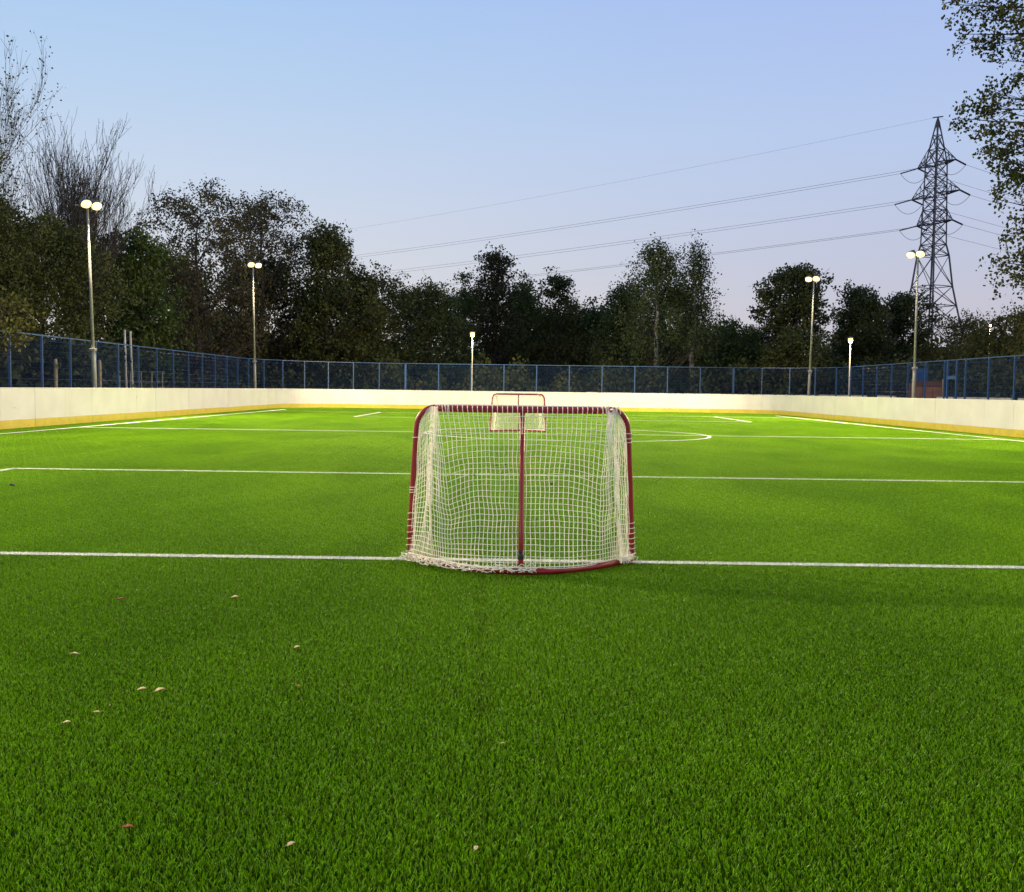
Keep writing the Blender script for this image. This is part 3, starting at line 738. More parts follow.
# ------------------------------------------------------------------ pylon
PX, PY, PH = P(936.5, 160, 121).x, 121.0, P(936, 117, 121).z
py_root = thing('lattice_pylon', 'tall steel lattice power pylon rising behind the trees on the right', 'pylon', (PX, PY, 0), 0)
AR = math.radians(-64)                 # direction of the crossarms
ax = Vector((math.cos(AR), math.sin(AR), 0)); ay = Vector((-math.sin(AR), math.cos(AR), 0))
z1 = P(936, 245, PY).z; z2 = P(936, 164, PY).z
lv = [(0, 3.7), (3.2, 3.28), (6.4, 2.86), (9.4, 2.40), (12, 1.96), (14.3, 1.6), (z1 - 1.3, 1.25), (z1, 1.0)]
k = 7
for i in range(1, k + 1): lv.append((z1 + (z2 - z1) * i / k, 1.0 - .16 * i / k))
for i in range(1, 4): lv.append((z2 + (PH - z2) * i / 3.3, .84 * (1 - i / 3.3) ** 1.0 + .02))
def corner(z, w, i):
    sx, sy = [(1, 1), (-1, 1), (-1, -1), (1, -1)][i]
    v = ax * sx * w + ay * sy * w; return Vector((v.x, v.y, z))
m = MB()
for i in range(4):
    for (za, wa), (zb, wb) in zip(lv[:-1], lv[1:]): m.bar(corner(za, wa, i), corner(zb, wb, i), .115 if za < z1 else .085)
    m.bar(corner(lv[-1][0], lv[-1][1], i), Vector((0, 0, PH)), .07)
m.build('leg', M['lattice'], py_root)
m = MB()
for (za, wa), (zb, wb) in zip(lv[:-1], lv[1:]):
    for i in range(4):
        j = (i + 1) % 4
        m.bar(corner(za, wa, i), corner(zb, wb, j), .05); m.bar(corner(za, wa, j), corner(zb, wb, i), .05)
        m.bar(corner(zb, wb, i), corner(zb, wb, j), .048)
m.build('bracing', M['lattice'], py_root)
arms = [(P(936, 164, PY).z, 2.75), (P(936, 195, PY).z, 3.5), (P(936, 223, PY).z, 2.6)]
tips = {}
for ai, (z, ln) in enumerate(arms):
    for s in (-1, 1):
        m = MB(); tip = ax * s * ln + Vector((0, 0, z))
        for t in (-1, 1):
            a0 = ax * s * .9 + ay * t * .9 + Vector((0, 0, z)); a1 = (ax * s + ay * t) * (.85 if ai else .6) + Vector((0, 0, z + 1.9))
            m.bar(a0, tip, .08); m.bar(a1, tip + Vector((0, 0, .1)), .055)
            for q in (.33, .66):
                m.bar(a0.lerp(tip, q), a1.lerp(tip, q), .035); m.bar(a0.lerp(tip, q - .33), a1.lerp(tip, q), .035)
        for q in (.0, .33, .66):
            pA = (ax * s * .9 + ay * .9 + Vector((0, 0, z))).lerp(tip, q); pB = (ax * s * .9 - ay * .9 + Vector((0, 0, z))).lerp(tip, q)
            m.bar(pA, pB, .045)
        m.build('cross_arm', M['lattice'], py_root); tips[(ai, s)] = tip
m = MB(); m.bar(Vector((-.5, .3, PH)), Vector((.5, -.3, PH)), .07); m.build('peak_bracket', M['lattice'], py_root)
org = Vector((PX, PY, 0))
dirs = {'left': (Vector((-.755, .655, 0)), 250, 2.6), 'right': (Vector((.83, .56, 0)), 230, 3.4)}
lvl = ['top', 'middle', 'lowest']
for side_, (dv, span, sag) in dirs.items():
    for ai in range(3):
        for s in (-1, 1):
            tip = tips[(ai, s)] + org; st_ = tip + dv * 2.1 + Vector((0, 0, -.35))
            im = MB(); n_ = 13; pts = []; rr = []
            for q in range(2 * n_ + 1):
                t = q / (2 * n_); pts.append(tuple((tip - org).lerp(st_ - org, t))); rr.append(.04 if q % 2 == 0 else .11)
            im.tube(pts, rr, 8); im.build('insulator', M['insul'], py_root)
            end = tip + dv * span; cb = []
            for q in range(49):
                t = (q / 48) ** 1.3
                p = st_.lerp(end, t); cb.append((p.x, p.y, p.z - 4 * sag * t * (1 - t) - 0 * t))
            cm = MB(); cm.tube(cb, .018, 4, False)
            o_ = cm.build('power_line', M['cable'])
            tag(o_, f"thin power line running {side_} from the {'right' if s > 0 else 'left'} end of the {lvl[ai]} pylon arm", 'power line', 'overhead power lines from the pylon')
    p0 = Vector((0, 0, PH)) + org; end = p0 + dv * span; cb = []
    for q in range(41):
        t = q / 40; p = p0.lerp(end, t); cb.append((p.x, p.y, p.z - 4 * (sag + .4) * t * (1 - t)))
    cm = MB(); cm.tube(cb, .010, 4, False)
    tag(cm.build('power_line', M['cable']), f"very thin earth wire running {side_} from the very top of the pylon", 'power line', 'overhead power lines from the pylon')
# jumper loops under each arm tip
for (ai, s), tip in tips.items():
    A = tip + dirs['left'][0] * 2.1 - Vector((0, 0, .35)); B = tip + dirs['right'][0] * 2.1 - Vector((0, 0, .35)); m = MB()
    m.tube([tuple(A.lerp(B, t) - Vector((0, 0, 4 * 1.15 * t * (1 - t)))) for t in np.linspace(0, 1, 13)], .026, 4, False)
    m.build('jumper_cable', M['cable'], py_root)

# ------------------------------------------------------------------ trees
def tree(x, y, h, R, label, cb=.25, nclump=150, nleaf=70, leaf=.20, crc=.75, mleaf='f_dark', mbark='bark', prof='round', seed=0,
         trunk=True, lean=0., group='trees beyond the fence', name='leafy_tree', droop=0., twig=True, ragged=.22, squash=1., xs=1.0, cat='tree'):
    r = np.random.default_rng(seed + 1000)
    root = thing(name, label, cat, (x, y, 0), 0, group)
    z0 = h * cb; Hc = h - z0
    def rad(t):
        t = np.clip(t, 0, 1)
        if prof == 'round': return np.sqrt(np.clip(1 - (2 * t - 1) ** 2, 0, 1)) ** .8 * (1 - .12 * t) + .03
        if prof == 'cone': return (1 - t) ** .75 * .95 * np.clip(t * 7, .3, 1) + .06
        if prof == 'column': return np.clip(np.sin(PI * np.clip(t * .93 + .07, 0, 1)) ** .45, 0, 1) * (1 - .35 * t)
        if prof == 'egg': return np.clip(t * 3.2, .35, 1) * np.clip((1 - t) * 1.7, 0, 1) ** .6
        if prof == 'vase': return np.clip(.3 + t * .9, 0, 1) * np.clip((1 - t) * 4, 0, 1) ** .6
    # lumpy envelope
    na = 7; ph = r.uniform(0, 2 * PI, (na,)); am = r.normal(0, ragged, (na,))
    def lump(th, t): return 1 + sum(am[q] * np.sin(th * (q % 3 + 1) + ph[q] + t * (2 + q * 1.3)) for q in range(na)) * .6
    t = r.beta(1.25, 1.1, nclump); th = r.uniform(0, 2 * PI, nclump)
    rr = np.sqrt(r.uniform(.12, 1, nclump)); RR = R * rad(t) * lump(th, t) * rr
    cz = z0 + Hc * t * .97
    cx = np.cos(th) * RR * xs + lean * t * h; cy = np.sin(th) * RR
    cl = np.stack([cx, cy, cz], 1)
    # trunk and limbs
    tm = MB()
    th_ = h * .86; nb = 9
    tp = np.array([(lean * h * (q / nb) ** 1.5 + r.normal(0, .012 * h * (q > 0)) * .5, r.normal(0, .012 * h * (q > 0)) * .5, th_ * q / nb) for q in range(nb + 1)])
    r0 = .017 * h + .03
    if trunk:
        rad_ = [r0 * (1.35 if q == 0 else 1) * (1 - .9 * (q / nb)) + .012 for q in range(nb + 1)]
        tm.tube(tp, rad_, 8)
        tm.build('trunk', M[mbark], root); tm = MB()
        nlimb = min(nclump, 46)
        for q in r.choice(nclump, nlimb, replace=False):
            c = cl[q]; zb = max(z0 * .75, c[2] - np.hypot(c[0], c[1]) * r.uniform(.5, 1.1)); zb = min(zb, th_ * .95)
            b = np.array([np.interp(zb, tp[:, 2], tp[:, i]) for i in range(3)]); d = c - b
            m1 = b + d * .4 + np.array([0, 0, .05 * np.linalg.norm(d)]) + r.normal(0, .05, 3) * np.linalg.norm(d)
            rb = r0 * (1 - .85 * zb / th_) * .45
            tm.tube([b, b + d * .2, m1, b + d * .75 + r.normal(0, .04, 3) * np.linalg.norm(d), c], [rb, rb * .8, rb * .6, rb * .35, .012], 5, False)
            if twig:
                for _ in range(2):
                    e = c + r.normal(0, crc * .8, 3); tm.tube([m1, (m1 + e) / 2 + r.normal(0, .1, 3), e], [rb * .4, rb * .25, .01], 4, False)
        tm.build('branches', M['bark'], root)
    # leaves: clumps, each with a few sub-clumps
    nl = nclump * nleaf
    ci = np.repeat(np.arange(nclump), nleaf)
    sub = cl[:, None, :] + r.normal(0, crc * .60, (nclump, 5, 3)) * np.array([1, 1, .7 * squash])
    pick = r.integers(0, 5, nl); base = sub[ci, pick]
    cen = base + r.normal(0, crc * .30, (nl, 3)) * np.array([1, 1, .75])
    if droop: cen[:, 2] -= np.abs(r.normal(0, droop, nl)) * 1.0
    a = r.normal(0, 1, (nl, 3)); a /= np.linalg.norm(a, axis=1, keepdims=True)
    b = r.normal(0, 1, (nl, 3)); b -= a * (a * b).sum(1, keepdims=True); b /= np.linalg.norm(b, axis=1, keepdims=True)
    L_ = leaf * 1.18 * r.uniform(.55, 1.2, nl)[:, None]
    V = np.stack([cen - a * L_ * .5, cen + b * L_ * .32, cen + a * L_ * .5, cen - b * L_ * .32], 1)
    V = V[V[:, :, 2].min(1) > .05]
    quads('crown', V, M[mleaf], root)
    return root

def at_px(px, Y): return (px - 517) / F * Y
def T(px0, px1, ytop, Y, label, cb=.15, **kw):          # a tree spanning px0..px1 with its top at ytop, standing at depth Y
    c = P((px0 + px1) / 2, ytop, Y)
    R = (px1 - px0) / F * Y / 2
    return tree(c.x, Y, c.z, R * 1.04, label, cb, **kw)

# bare tree with steep brush like branches (left)
def bare_tree(x, y, h, R, label, seed=0, n1=26, upright=1.0, mb='barkgrey', leafn=0, leaf=.1, wmin=.012, zs=.22, lean=0):
    r = np.random.default_rng(seed); root = thing('bare_tree', label, 'tree', (x, y, 0), 0, 'trees beyond the fence')
    m = MB(); tipsL = []
    m.tube([(0, 0, 0), (.05, 0, h * .12), (0, .05, h * .25), (.1, 0, h * .4)], [.36, .27, .23, .16], 9)
    def branch(p, d, L0, r0, depth):
        pts = [p]; rs = [r0]; n = 6; q = p.copy(); dd = d.copy()
        for i in range(n):
            dd = dd + r.normal(0, .09, 3) + np.array([0, 0, .10 * upright]); dd /= np.linalg.norm(dd)
            q = q + dd * L0 / n; pts.append(q.copy()); rs.append(max(wmin * .6, r0 * (1 - .85 * (i + 1) / n)))
        m.tube(pts, rs, 5 if depth < 2 else 3, False)
        if depth < 3:
            for k_ in range([6, 6, 4][depth]):
                i = r.integers(1, n + 1); ang = r.normal(0, 1, 3); side = ang - pts[i] * 0; side /= np.linalg.norm(side)
                nd = dd * .75 + side * .42 + np.array([0, 0, .28 * upright]); nd /= np.linalg.norm(nd)
                branch(pts[i], nd, L0 * r.uniform(.42, .62), max(wmin, rs[i] * .6), depth + 1)
        else: tipsL.extend(pts[2:])
    for k_ in range(n1):
        th = r.uniform(0, 2 * PI); e = r.uniform(.0, 1) ** .7; z = h * r.uniform(zs, .40)
        d = np.array([math.cos(th) * e * R / h * 1.9 + lean, math.sin(th) * e * R / h * 1.9, 1.]); d /= np.linalg.norm(d)
        branch(np.array([0, 0, z]), d, (h - z) * r.uniform(.72, .9) * (1 - .32 * e), .11, 0 if k_ % 2 == 0 else 1)
    allv = np.concatenate(m.v); kz = h / np.percentile(allv[:, 2], 99.8); kr = R / np.percentile(np.hypot(allv[:, 0], allv[:, 1]), 98.5)
    m.v = [q * np.array([kr, kr, kz]) for q in m.v]; tipsL = [q * np.array([kr, kr, kz]) for q in tipsL]
    m.build('trunk', M[mb], root)
    if leafn:
        tl = np.array(tipsL); tl = tl[r.integers(0, len(tl), leafn)] + r.normal(0, .12, (leafn, 3))
        a = r.normal(0, 1, (leafn, 3)); a /= np.linalg.norm(a, axis=1, keepdims=True)
        b = r.normal(0, 1, (leafn, 3)); b -= a * (a * b).sum(1, keepdims=True); b /= np.linalg.norm(b, axis=1, keepdims=True)
        L_ = leaf * r.uniform(.5, 1.2, leafn)[:, None]
        quads('crown', np.stack([tl - a * L_ * .5, tl + b * L_ * .35, tl + a * L_ * .5, tl - b * L_ * .35], 1), M['f_brown'], root)
    return root

c = P(68, 126, 57)
bare_tree(c.x + .3, 57, c.z * 1.0, 3.4, 'bare brush like tree with steep thin branches behind the left mast', 4, n1=46, leafn=2600, leaf=.10, wmin=.015)
c = P(-22, 44, 44)
bare_tree(c.x, 44, c.z, 2.6, 'thinly leaved bare tree cut by the left edge of the picture', 9, n1=9, upright=.4, leafn=1700, leaf=.13)
T(-95, 40, 195, 42, 'dense dark tree filling the left edge above the fence', .22, nclump=230, nleaf=190, leaf=.12, crc=.62, mleaf='f_dark', seed=2)
T(-60, 12, 128, 39, 'narrow dark leaning tree at the extreme left edge', .3, nclump=90, nleaf=140, leaf=.11, crc=.45, mleaf='f_dark', seed=22, prof='column')
T(-26, 108, 222, 47, 'broad dark green tree under the bare branches behind the left mast', .20, nclump=230, nleaf=170, leaf=.13, crc=.68, mleaf='f_dark', seed=3)
T(105, 178, 232, 61, 'greener middle height tree between the left mast and the big leafy tree', .08, nclump=120, nleaf=100, leaf=.19, crc=.8, mleaf='f_green', seed=4)
T(132, 262, 186, 70, 'big brownish leafy tree with airy crown left of the far left mast', .12, nclump=250, nleaf=80, leaf=.17, crc=.78, mleaf='f_brown', seed=5, ragged=.18)
T(205, 318, 192, 79, 'big brownish tree directly behind the far left mast', .10, nclump=250, nleaf=85, leaf=.18, crc=.85, mleaf='f_brown', seed=6, ragged=.2)
T(282, 372, 224, 78, 'dark full tree with pointed top right of the far left mast', .05, nclump=230, nleaf=110, leaf=.2, crc=.85, mleaf='f_dark', seed=7, prof='egg')
T(338, 408, 268, 80, 'lower dark tree at the right end of the left tree group', .03, nclump=150, nleaf=120, leaf=.2, crc=.85, mleaf='f_dark', seed=8)
T(398, 466, 284, 84, 'spiky olive tree just right of the left tree group', .05, nclump=130, nleaf=95, leaf=.2, crc=.85, mleaf='f_birch', seed=9, prof='egg', ragged=.3)
T(448, 482, 272, 90, 'slim tree with thin top just left of the central tall tree', .1, nclump=90, nleaf=80, leaf=.19, crc=.75, mleaf='f_birch', seed=10, prof='cone')
T(470, 522, 249, 92, 'tallest tree of the central group with a rounded top', .2, nclump=120, nleaf=100, leaf=.22, crc=.85, mleaf='f_brown', seed=11, prof='egg')
T(506, 548, 279, 90, 'small pointed tree right of the tallest central tree', .08, nclump=100, nleaf=90, leaf=.2, crc=.8, mleaf='f_birch', seed=12, prof='cone')
T(528, 590, 272, 88, 'dark tree with crooked top in the right of the central group', .08, nclump=120, nleaf=95, leaf=.21, crc=.8, mleaf='f_dark', seed=13, prof='egg', ragged=.35)
T(572, 622, 308, 90, 'low tree in the dip between the central group and the birches', .05, nclump=100, nleaf=95, leaf=.21, crc=.85, mleaf='f_green', seed=14)
T(590, 660, 280, 84, 'sloping shrubby tree leading up to the birches from the left', .05, nclump=130, nleaf=95, leaf=.2, crc=.85, mleaf='f_birch', seed=15, prof='cone', ragged=.3)
T(612, 704, 240, 78, 'left birch of the tall birch group with pale trunk', .06, nclump=190, nleaf=95, leaf=.17, crc=.75, mleaf='f_birch', mbark='birch', seed=16, prof='egg', ragged=.3, droop=.5, name='birch_tree')
T(668, 722, 234, 78, 'right birch of the tall birch group with drooping branches', .06, nclump=150, nleaf=75, leaf=.16, crc=.7, mleaf='f_birch', mbark='birch', seed=17, prof='column', ragged=.35, droop=.7, name='birch_tree')
T(705, 762, 322, 82, 'low rounded tree just right of the birches', .03, nclump=110, nleaf=95, leaf=.2, crc=.85, mleaf='f_green', seed=18)
T(738, 800, 326, 86, 'low brownish tree left of the tall dark tree', .03, nclump=110, nleaf=95, leaf=.2, crc=.85, mleaf='f_brown', seed=19)
T(772, 824, 268, 80, 'tall dark tree behind the far right mast', .30, nclump=120, nleaf=120, leaf=.24, crc=.85, mleaf='f_dark', seed=20, prof='round', ragged=.3)
T(766, 840, 330, 76, 'dense lower tree at the foot of the far right mast', .02, nclump=120, nleaf=110, leaf=.2, crc=.85, mleaf='f_dark', seed=21)
T(838, 882, 290, 84, 'round topped dark tree behind the right park lamp', .04, nclump=170, nleaf=120, leaf=.22, crc=.85, mleaf='f_dark', seed=23)
T(876, 934, 294, 88, 'dark tree overlapping the left foot of the pylon', .04, nclump=160, nleaf=120, leaf=.22, crc=.85, mleaf='f_dark', seed=24)
T(905, 962, 345, 86, 'low pale olive shrub tree in front of the pylon foot', .02, nclump=100, nleaf=90, leaf=.18, crc=.8, mleaf='f_olive', seed=25)
T(940, 1000, 318, 100, 'pale green tree right behind the pylon foot', .04, nclump=130, nleaf=90, leaf=.2, crc=.85, mleaf='f_olive', seed=26)
T(972, 1060, 312, 78, 'olive tree with orange patches behind the right fence', .04, nclump=180, nleaf=95, leaf=.19, crc=.8, mleaf='f_olive', seed=27)
T(1010, 1120, 296, 66, 'olive green tree cut by the right edge above the fence', .04, nclump=180, nleaf=95, leaf=.18, crc=.8, mleaf='f_olive', seed=28)
T(388, 440, 292, 100, 'tree of the second row just right of the left tree group', .02, nclump=110, nleaf=110, leaf=.26, crc=1., mleaf='f_dark', seed=40)
T(430, 500, 294, 104, 'tree of the second row behind the tallest central tree on its left', .02, nclump=130, nleaf=110, leaf=.26, crc=1., mleaf='f_dark', seed=41, ragged=.3)
T(486, 560, 290, 103, 'tree of the second row behind the tallest central tree on its right', .02, nclump=130, nleaf=110, leaf=.26, crc=1., mleaf='f_dark', seed=42, ragged=.3)
T(545, 606, 300, 101, 'tree of the second row behind the crooked topped tree', .02, nclump=120, nleaf=110, leaf=.26, crc=1., mleaf='f_dark', seed=43, ragged=.3)
T(596, 660, 302, 99, 'tree of the second row behind the sloping shrubby tree', .02, nclump=120, nleaf=110, leaf=.25, crc=1., mleaf='f_dark', seed=44, ragged=.3)
T(640, 716, 286, 92, 'dark tree filling in behind the birch group', .02, nclump=150, nleaf=120, leaf=.24, crc=.95, mleaf='f_dark', seed=45)
T(700, 776, 330, 98, 'low dark tree of the second row right of the birches', .02, nclump=110, nleaf=110, leaf=.25, crc=1., mleaf='f_dark', seed=46)
T(120, 230, 262, 80, 'dark tree filling in behind the airy brownish tree', .02, nclump=190, nleaf=120, leaf=.24, crc=.95, mleaf='f_dark', seed=47)
T(216, 310, 258, 84, 'dark tree filling in behind the far left mast', .02, nclump=190, nleaf=120, leaf=.24, crc=.95, mleaf='f_dark', seed=48)
T(300, 400, 276, 90, 'dark tree filling in behind the pointed topped tree', .02, nclump=170, nleaf=120, leaf=.25, crc=.95, mleaf='f_dark', seed=49)
T(810, 900, 332, 98, 'dark tree filling in between the two round topped trees', .02, nclump=140, nleaf=110, leaf=.25, crc=.95, mleaf='f_dark', seed=50)
T(76, 150, 238, 62, 'dark green tree between the left mast and the greener middle height tree', .04, nclump=150, nleaf=110, leaf=.2, crc=.8, mleaf='f_dark', seed=51)
# spray close to the left mast lamps, their yellow light put into the leaf colour
T(-44, 24, 290, 31, 'low branches with leaves coloured as lit yellow by lamps at the left edge above the fence', .55, nclump=34, nleaf=22, leaf=.13, crc=.34, mleaf='f_yellow', seed=30, name='maple_tree', ragged=.4)
# near tree overhanging from the right
def near_tree():
    x0, y0 = 23.6, 37.0; r = np.random.default_rng(77)
    root = thing('overhanging_tree', 'near tree whose leafy branches hang in from the upper right edge', 'tree', (x0, y0, 0))
    m = MB(); h = 17.5
    tp = [np.array((0, 0, 0.)), np.array((-.1, 0, 4)), np.array((0.1, .1, 8)), np.array((-.1, 0, 12)), np.array((0, 0, 16.5))]
    m.tube(tp, [.38, .29, .24, .16, .05], 10)
    tpa = np.array(tp)
    targets = [(950, 4), (968, 18), (985, 40), (1000, 60), (962, 34), (958, 118), (975, 108), (990, 96), (1005, 112), (990, 140), (1004, 160), (992, 158),
               (1010, 185), (1000, 200), (1015, 140), (1018, 80), (1012, 20), (990, 8), (1020, 40), (1020, 215), (1012, 232), (1000, 262), (1008, 275), (1020, 255), (1018, 285),
               (1035, 60), (1040, 120), (1040, 180), (1045, 240), (1060, 30), (1060, 90), (1065, 160), (1070, 220), (1080, 270), (1035, 10), (1050, -30), (1000, -20), (1100, 0), (1110, 60), (1120, 130), (1130, 200)]
    cl = []
    for (px, py) in targets:
        Y = y0 + r.uniform(-2.5, 2.5); p = P(px, py, Y); e = np.array((p.x - x0, Y - y0, p.z))
        zb = np.clip(e[2] - np.hypot(e[0], e[1]) * .35 + r.uniform(-.5, .5), 3, 15.5)
        b = np.array([np.interp(zb, tpa[:, 2], tpa[:, i]) for i in range(3)]); d = e - b
        mid = b + d * .5 + np.array((0, 0, .12 * np.linalg.norm(d)))
        q = b + d * .8 + np.array((0, 0, .04 * np.linalg.norm(d)))
        m.tube([b, b + d * .25 + np.array((0, 0, .08 * np.linalg.norm(d))), mid, q, e], [.07, .055, .04, .025, .008], 6, False)
        cl.append(e)
        for f_ in (.7, .86): cl.append(b + d * f_ + r.normal(0, .35, 3) + np.array((0, 0, .08 * np.linalg.norm(d))))
        for _ in range(4):
            e2 = q + (e - q) * r.uniform(0, 1) + r.normal(0, .35, 3); m.tube([q, (q + e2) / 2 + r.normal(0, .05, 3), e2], [.016, .01, .005], 4, False); cl.append(e2)
    rest = 150
    th = r.uniform(0, 2 * PI, rest); zz = r.uniform(4, 17, rest); rr = r.uniform(.5, 3.6, rest)
    for i in range(rest):
        c_ = np.array((np.cos(th[i]) * rr[i] + 1.2, np.sin(th[i]) * rr[i], zz[i])); cl.append(c_)
    m.build('trunk', M['bark'], root)
    cl = np.array(cl); nleaf = 44; nl = len(cl) * nleaf
    sub = cl[:, None, :] + r.normal(0, .20, (len(cl), 4, 3))
    cen = sub[np.repeat(np.arange(len(cl)), nleaf), r.integers(0, 4, nl)] + r.normal(0, .12, (nl, 3))
    a = r.normal(0, 1, (nl, 3)); a[:, 2] -= .6; a /= np.linalg.norm(a, axis=1, keepdims=True)
    b = r.normal(0, 1, (nl, 3)); b -= a * (a * b).sum(1, keepdims=True); b /= np.linalg.norm(b, axis=1, keepdims=True)
    L_ = .145 * r.uniform(.6, 1.2, nl)[:, None]
    V = np.stack([cen - a * L_ * .5, cen + b * L_ * .40 - a * L_ * .05, cen + a * L_ * .5, cen - b * L_ * .40 - a * L_ * .05], 1)
    quads('crown', V, M['f_near'], root)
near_tree()

# far wood closing the horizon: one mass
r = np.random.default_rng(5)
nl = 170000; X = r.uniform(-150, 170, nl); Yw = r.uniform(108, 135, nl)
hw = 6.5 + 1.6 * np.sin(X * .13) + 1.2 * np.sin(X * .31 + 1) + .9 * np.sin(X * .8 + Yw)
Z = hw * (1 - r.beta(1.2, 2.2, nl)) * 1.0 + .1
cen = np.stack([X, Yw, Z], 1); a = r.normal(0, 1, (nl, 3)); a /= np.linalg.norm(a, axis=1, keepdims=True)
b = r.normal(0, 1, (nl, 3)); b -= a * (a * b).sum(1, keepdims=True); b /= np.linalg.norm(b, axis=1, keepdims=True)
L_ = .34 * r.uniform(.6, 1.4, nl)[:, None]
wd = quads('woodland', np.stack([cen - a * L_, cen + b * L_ * .6, cen + a * L_, cen - b * L_ * .6], 1), M['f_dark'])
tag(wd, 'dark far off woodland closing the horizon behind the single trees', 'woodland', kind='stuff')
# shrubs right behind the fences (undergrowth), one mass
nl = 170000
X = np.concatenate([r.uniform(-60, 62, nl // 2), r.normal(-25, 2.6, nl // 4), r.normal(29, 2.4, nl - nl // 2 - nl // 4)])
Yw = np.concatenate([r.uniform(73, 84, nl // 2), r.uniform(26, 80, nl // 4), r.uniform(40, 80, nl - nl // 2 - nl // 4)])
k_ = (2.6 + .9 * np.sin(X * .7 + Yw * .2) + .7 * np.sin(X * 1.9 + 1) + .5 * np.sin(Yw * 1.1))
Z = np.clip(k_, .8, 4.4) * r.beta(1.3, 1.5, nl) + .05
cen = np.stack([X, Yw, Z], 1); a = r.normal(0, 1, (nl, 3)); a /= np.linalg.norm(a, axis=1, keepdims=True)
b = r.normal(0, 1, (nl, 3)); b -= a * (a * b).sum(1, keepdims=True); b /= np.linalg.norm(b, axis=1, keepdims=True)
L_ = .14 * r.uniform(.6, 1.4, nl)[:, None]
okx = np.where(X < 0, X < -17.8, X > np.where(Yw > 47, 25.5, 22.8)) | (Yw > 72)
cen = cen[okx]; a = a[okx]; b = b[okx]; L_ = L_[okx]
ug = quads('undergrowth', np.stack([cen - a * L_, cen + b * L_ * .6, cen + a * L_, cen - b * L_ * .6], 1), M['f_dark'])
tag(ug, 'dark tangled undergrowth growing behind the blue fences', 'undergrowth', kind='stuff')

# ------------------------------------------------------------------ small things behind the boards
def stub(px, ytop, Y, w, label):
    p = P(px, ytop, Y); m = MB(); m.tube([(0, 0, 0), (.01, 0, p.z * .5), (0, .01, p.z - .03), (0, 0, p.z)], [w, w * .97, w * .92, w * .7], 9)
    o_ = m.build('timber_post', M['pale_wood'], smooth=False); o_.location = (p.x, Y, 0); tag(o_, label, 'post', 'short pale timber posts behind the left fence')
stub(55.5, 359, 41.5, .075, 'short pale timber post left of the left floodlight mast behind the fence')
stub(99.5, 360, 42.5, .075, 'short pale timber post just right of the left floodlight mast')
# pair of leaning pale poles with a rail beside them
for px, ptop, pb, lb in ((124.6, 331, 127, 'straight pale pole of the leaning pair right of the left mast'), (127.5, 332, 131, 'slanting pale pole of the leaning pair right of the left mast')):
    a = P(px, ptop, 50); b = P(pb, 400, 50); m = MB(); m.tube([(b.x - a.x, 0, 0), (0, 0, a.z)], .055, 8); m.tube([(0, 0, a.z), (0, 0, a.z + .05)], .075, 8)
    o_ = m.build('pale_pole', M['concrete'], smooth=True); o_.location = (a.x, 50 + (.0 if px < 126 else .35), 0); tag(o_, lb, 'pole', 'pale poles leaning together')
rt = thing('metal_railing', 'low pale metal railing beside the leaning poles behind the left fence', 'railing', (at_px(118, 51.5), 51.5, 0))
m = MB(); m.bar((0, 0, 2.02), (2.3, 0, 2.02), .025, 6); m.bar((0, 0, 1.45), (2.3, 0, 1.45), .025, 6); m.build('rail', M['steel'], rt)
for q in range(5):
    m = MB(); m.bar((.05 + q * .55, 0, 0), (.05 + q * .55, 0, 2.02), .028, 6); m.build('upright', M['steel'], rt)
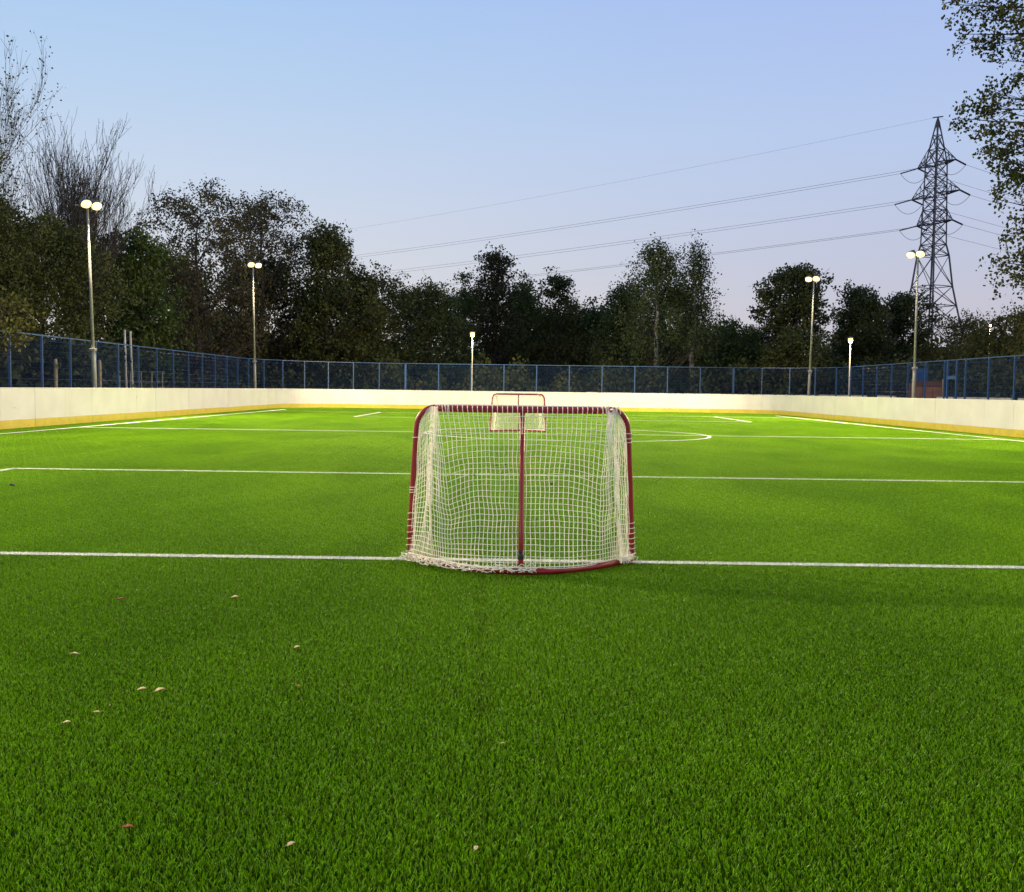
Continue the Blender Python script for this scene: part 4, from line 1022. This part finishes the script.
# brown players' booth behind the right fence
a = P(913, 379, 57); b = P(943.5, 379, 57); wb = b.x - a.x
bo = thing('wooden_booth', 'brown wooden booth with pale side posts behind the right fence', 'booth', (a.x, 57, 0))
for q in (0, 1):
    m = MB(); m.box((q * wb, 0, a.z / 2), (.09, .09, a.z)); m.build('side_post', M['pale_wood'], bo, bevel=.008)
for q in range(3):
    w3 = (wb - .1) / 3; m = MB(); m.box((.05 + w3 * (q + .5), .02, .96), (w3 - .02, .04, 1.7)); m.build('lower_panel', M['wood'], bo)
m = MB(); m.box((wb / 2, .05, 1.99), (wb - .12, .03, .30)); m.build('upper_panel', M['wood2'], bo)
m = MB(); m.box((wb / 2, .5, 1.0), (wb, .04, 2.0)); m.box((wb - .02, .27, 1.0), (.03, .4, 2.0)); m.build('back_wall', M['wood2'], bo)
p = P(921, 366, 60); m = MB(); m.box((0, 0, p.z / 2 + 1.2), (.85, .05, p.z - 2.4)); m.build_ = None
sg = thing('blue_sign_board', 'plain dark blue board raised on two legs behind the brown booth', 'sign', (p.x, 60, 0))
m = MB(); m.box((0, 0, 2.45), (.85, .04, .95)); m.build('board', M['blue'], sg, bevel=.01)
for s in (-.38, .38):
    m = MB(); m.bar((s, .05, 0), (s, .05, 2.9), .03, 6); m.build('leg', M['steel'], sg)
def low_wall(a, b, h, gaps, label):
    a = Vector((*a, 0)); b = Vector((*b, 0)); d = b - a; ln = d.length
    rt_ = thing('low_concrete_wall', label, 'wall', a, math.atan2(d.y, d.x)); s = 0
    for g0, g1 in gaps:
        m = MB(); m.box(((g0 + g1) / 2, 0, h / 2), (g1 - g0, .18, h)); m.build('wall_section', M['concrete'], rt_, bevel=.012)
low_wall((22.2, 78), (22.2, 38), 1.27, [(0, 3), (3.4, 9), (9.5, 14), (16, 19), (25, 27), (27.4, 33), (33.6, 38.5)], 'low pale concrete wall running along the outside of the right fence')
low_wall((5, 73.5), (22, 73.5), 1.24, [(0, 3.4), (4.2, 6), (7.2, 12), (12.6, 16.8)], 'low pale concrete wall behind the far right part of the fence')

# ------------------------------------------------------------------ render settings
sc.render.engine = 'CYCLES'
cy = sc.cycles
cy.use_denoising = True
try: cy.denoiser = 'OPENIMAGEDENOISE'
except Exception: pass
cy.max_bounces = 5; cy.diffuse_bounces = 3; cy.glossy_bounces = 2; cy.transmission_bounces = 2; cy.transparent_max_bounces = 4
cy.use_adaptive_sampling = True; cy.adaptive_threshold = .015
cy.sample_clamp_indirect = 4
vs_ = sc.view_settings; sc.display_settings.display_device = 'sRGB'
vs_.view_transform = 'Standard'; vs_.look = 'None'; vs_.exposure = 0; vs_.gamma = 1; vs_.use_curve_mapping = False
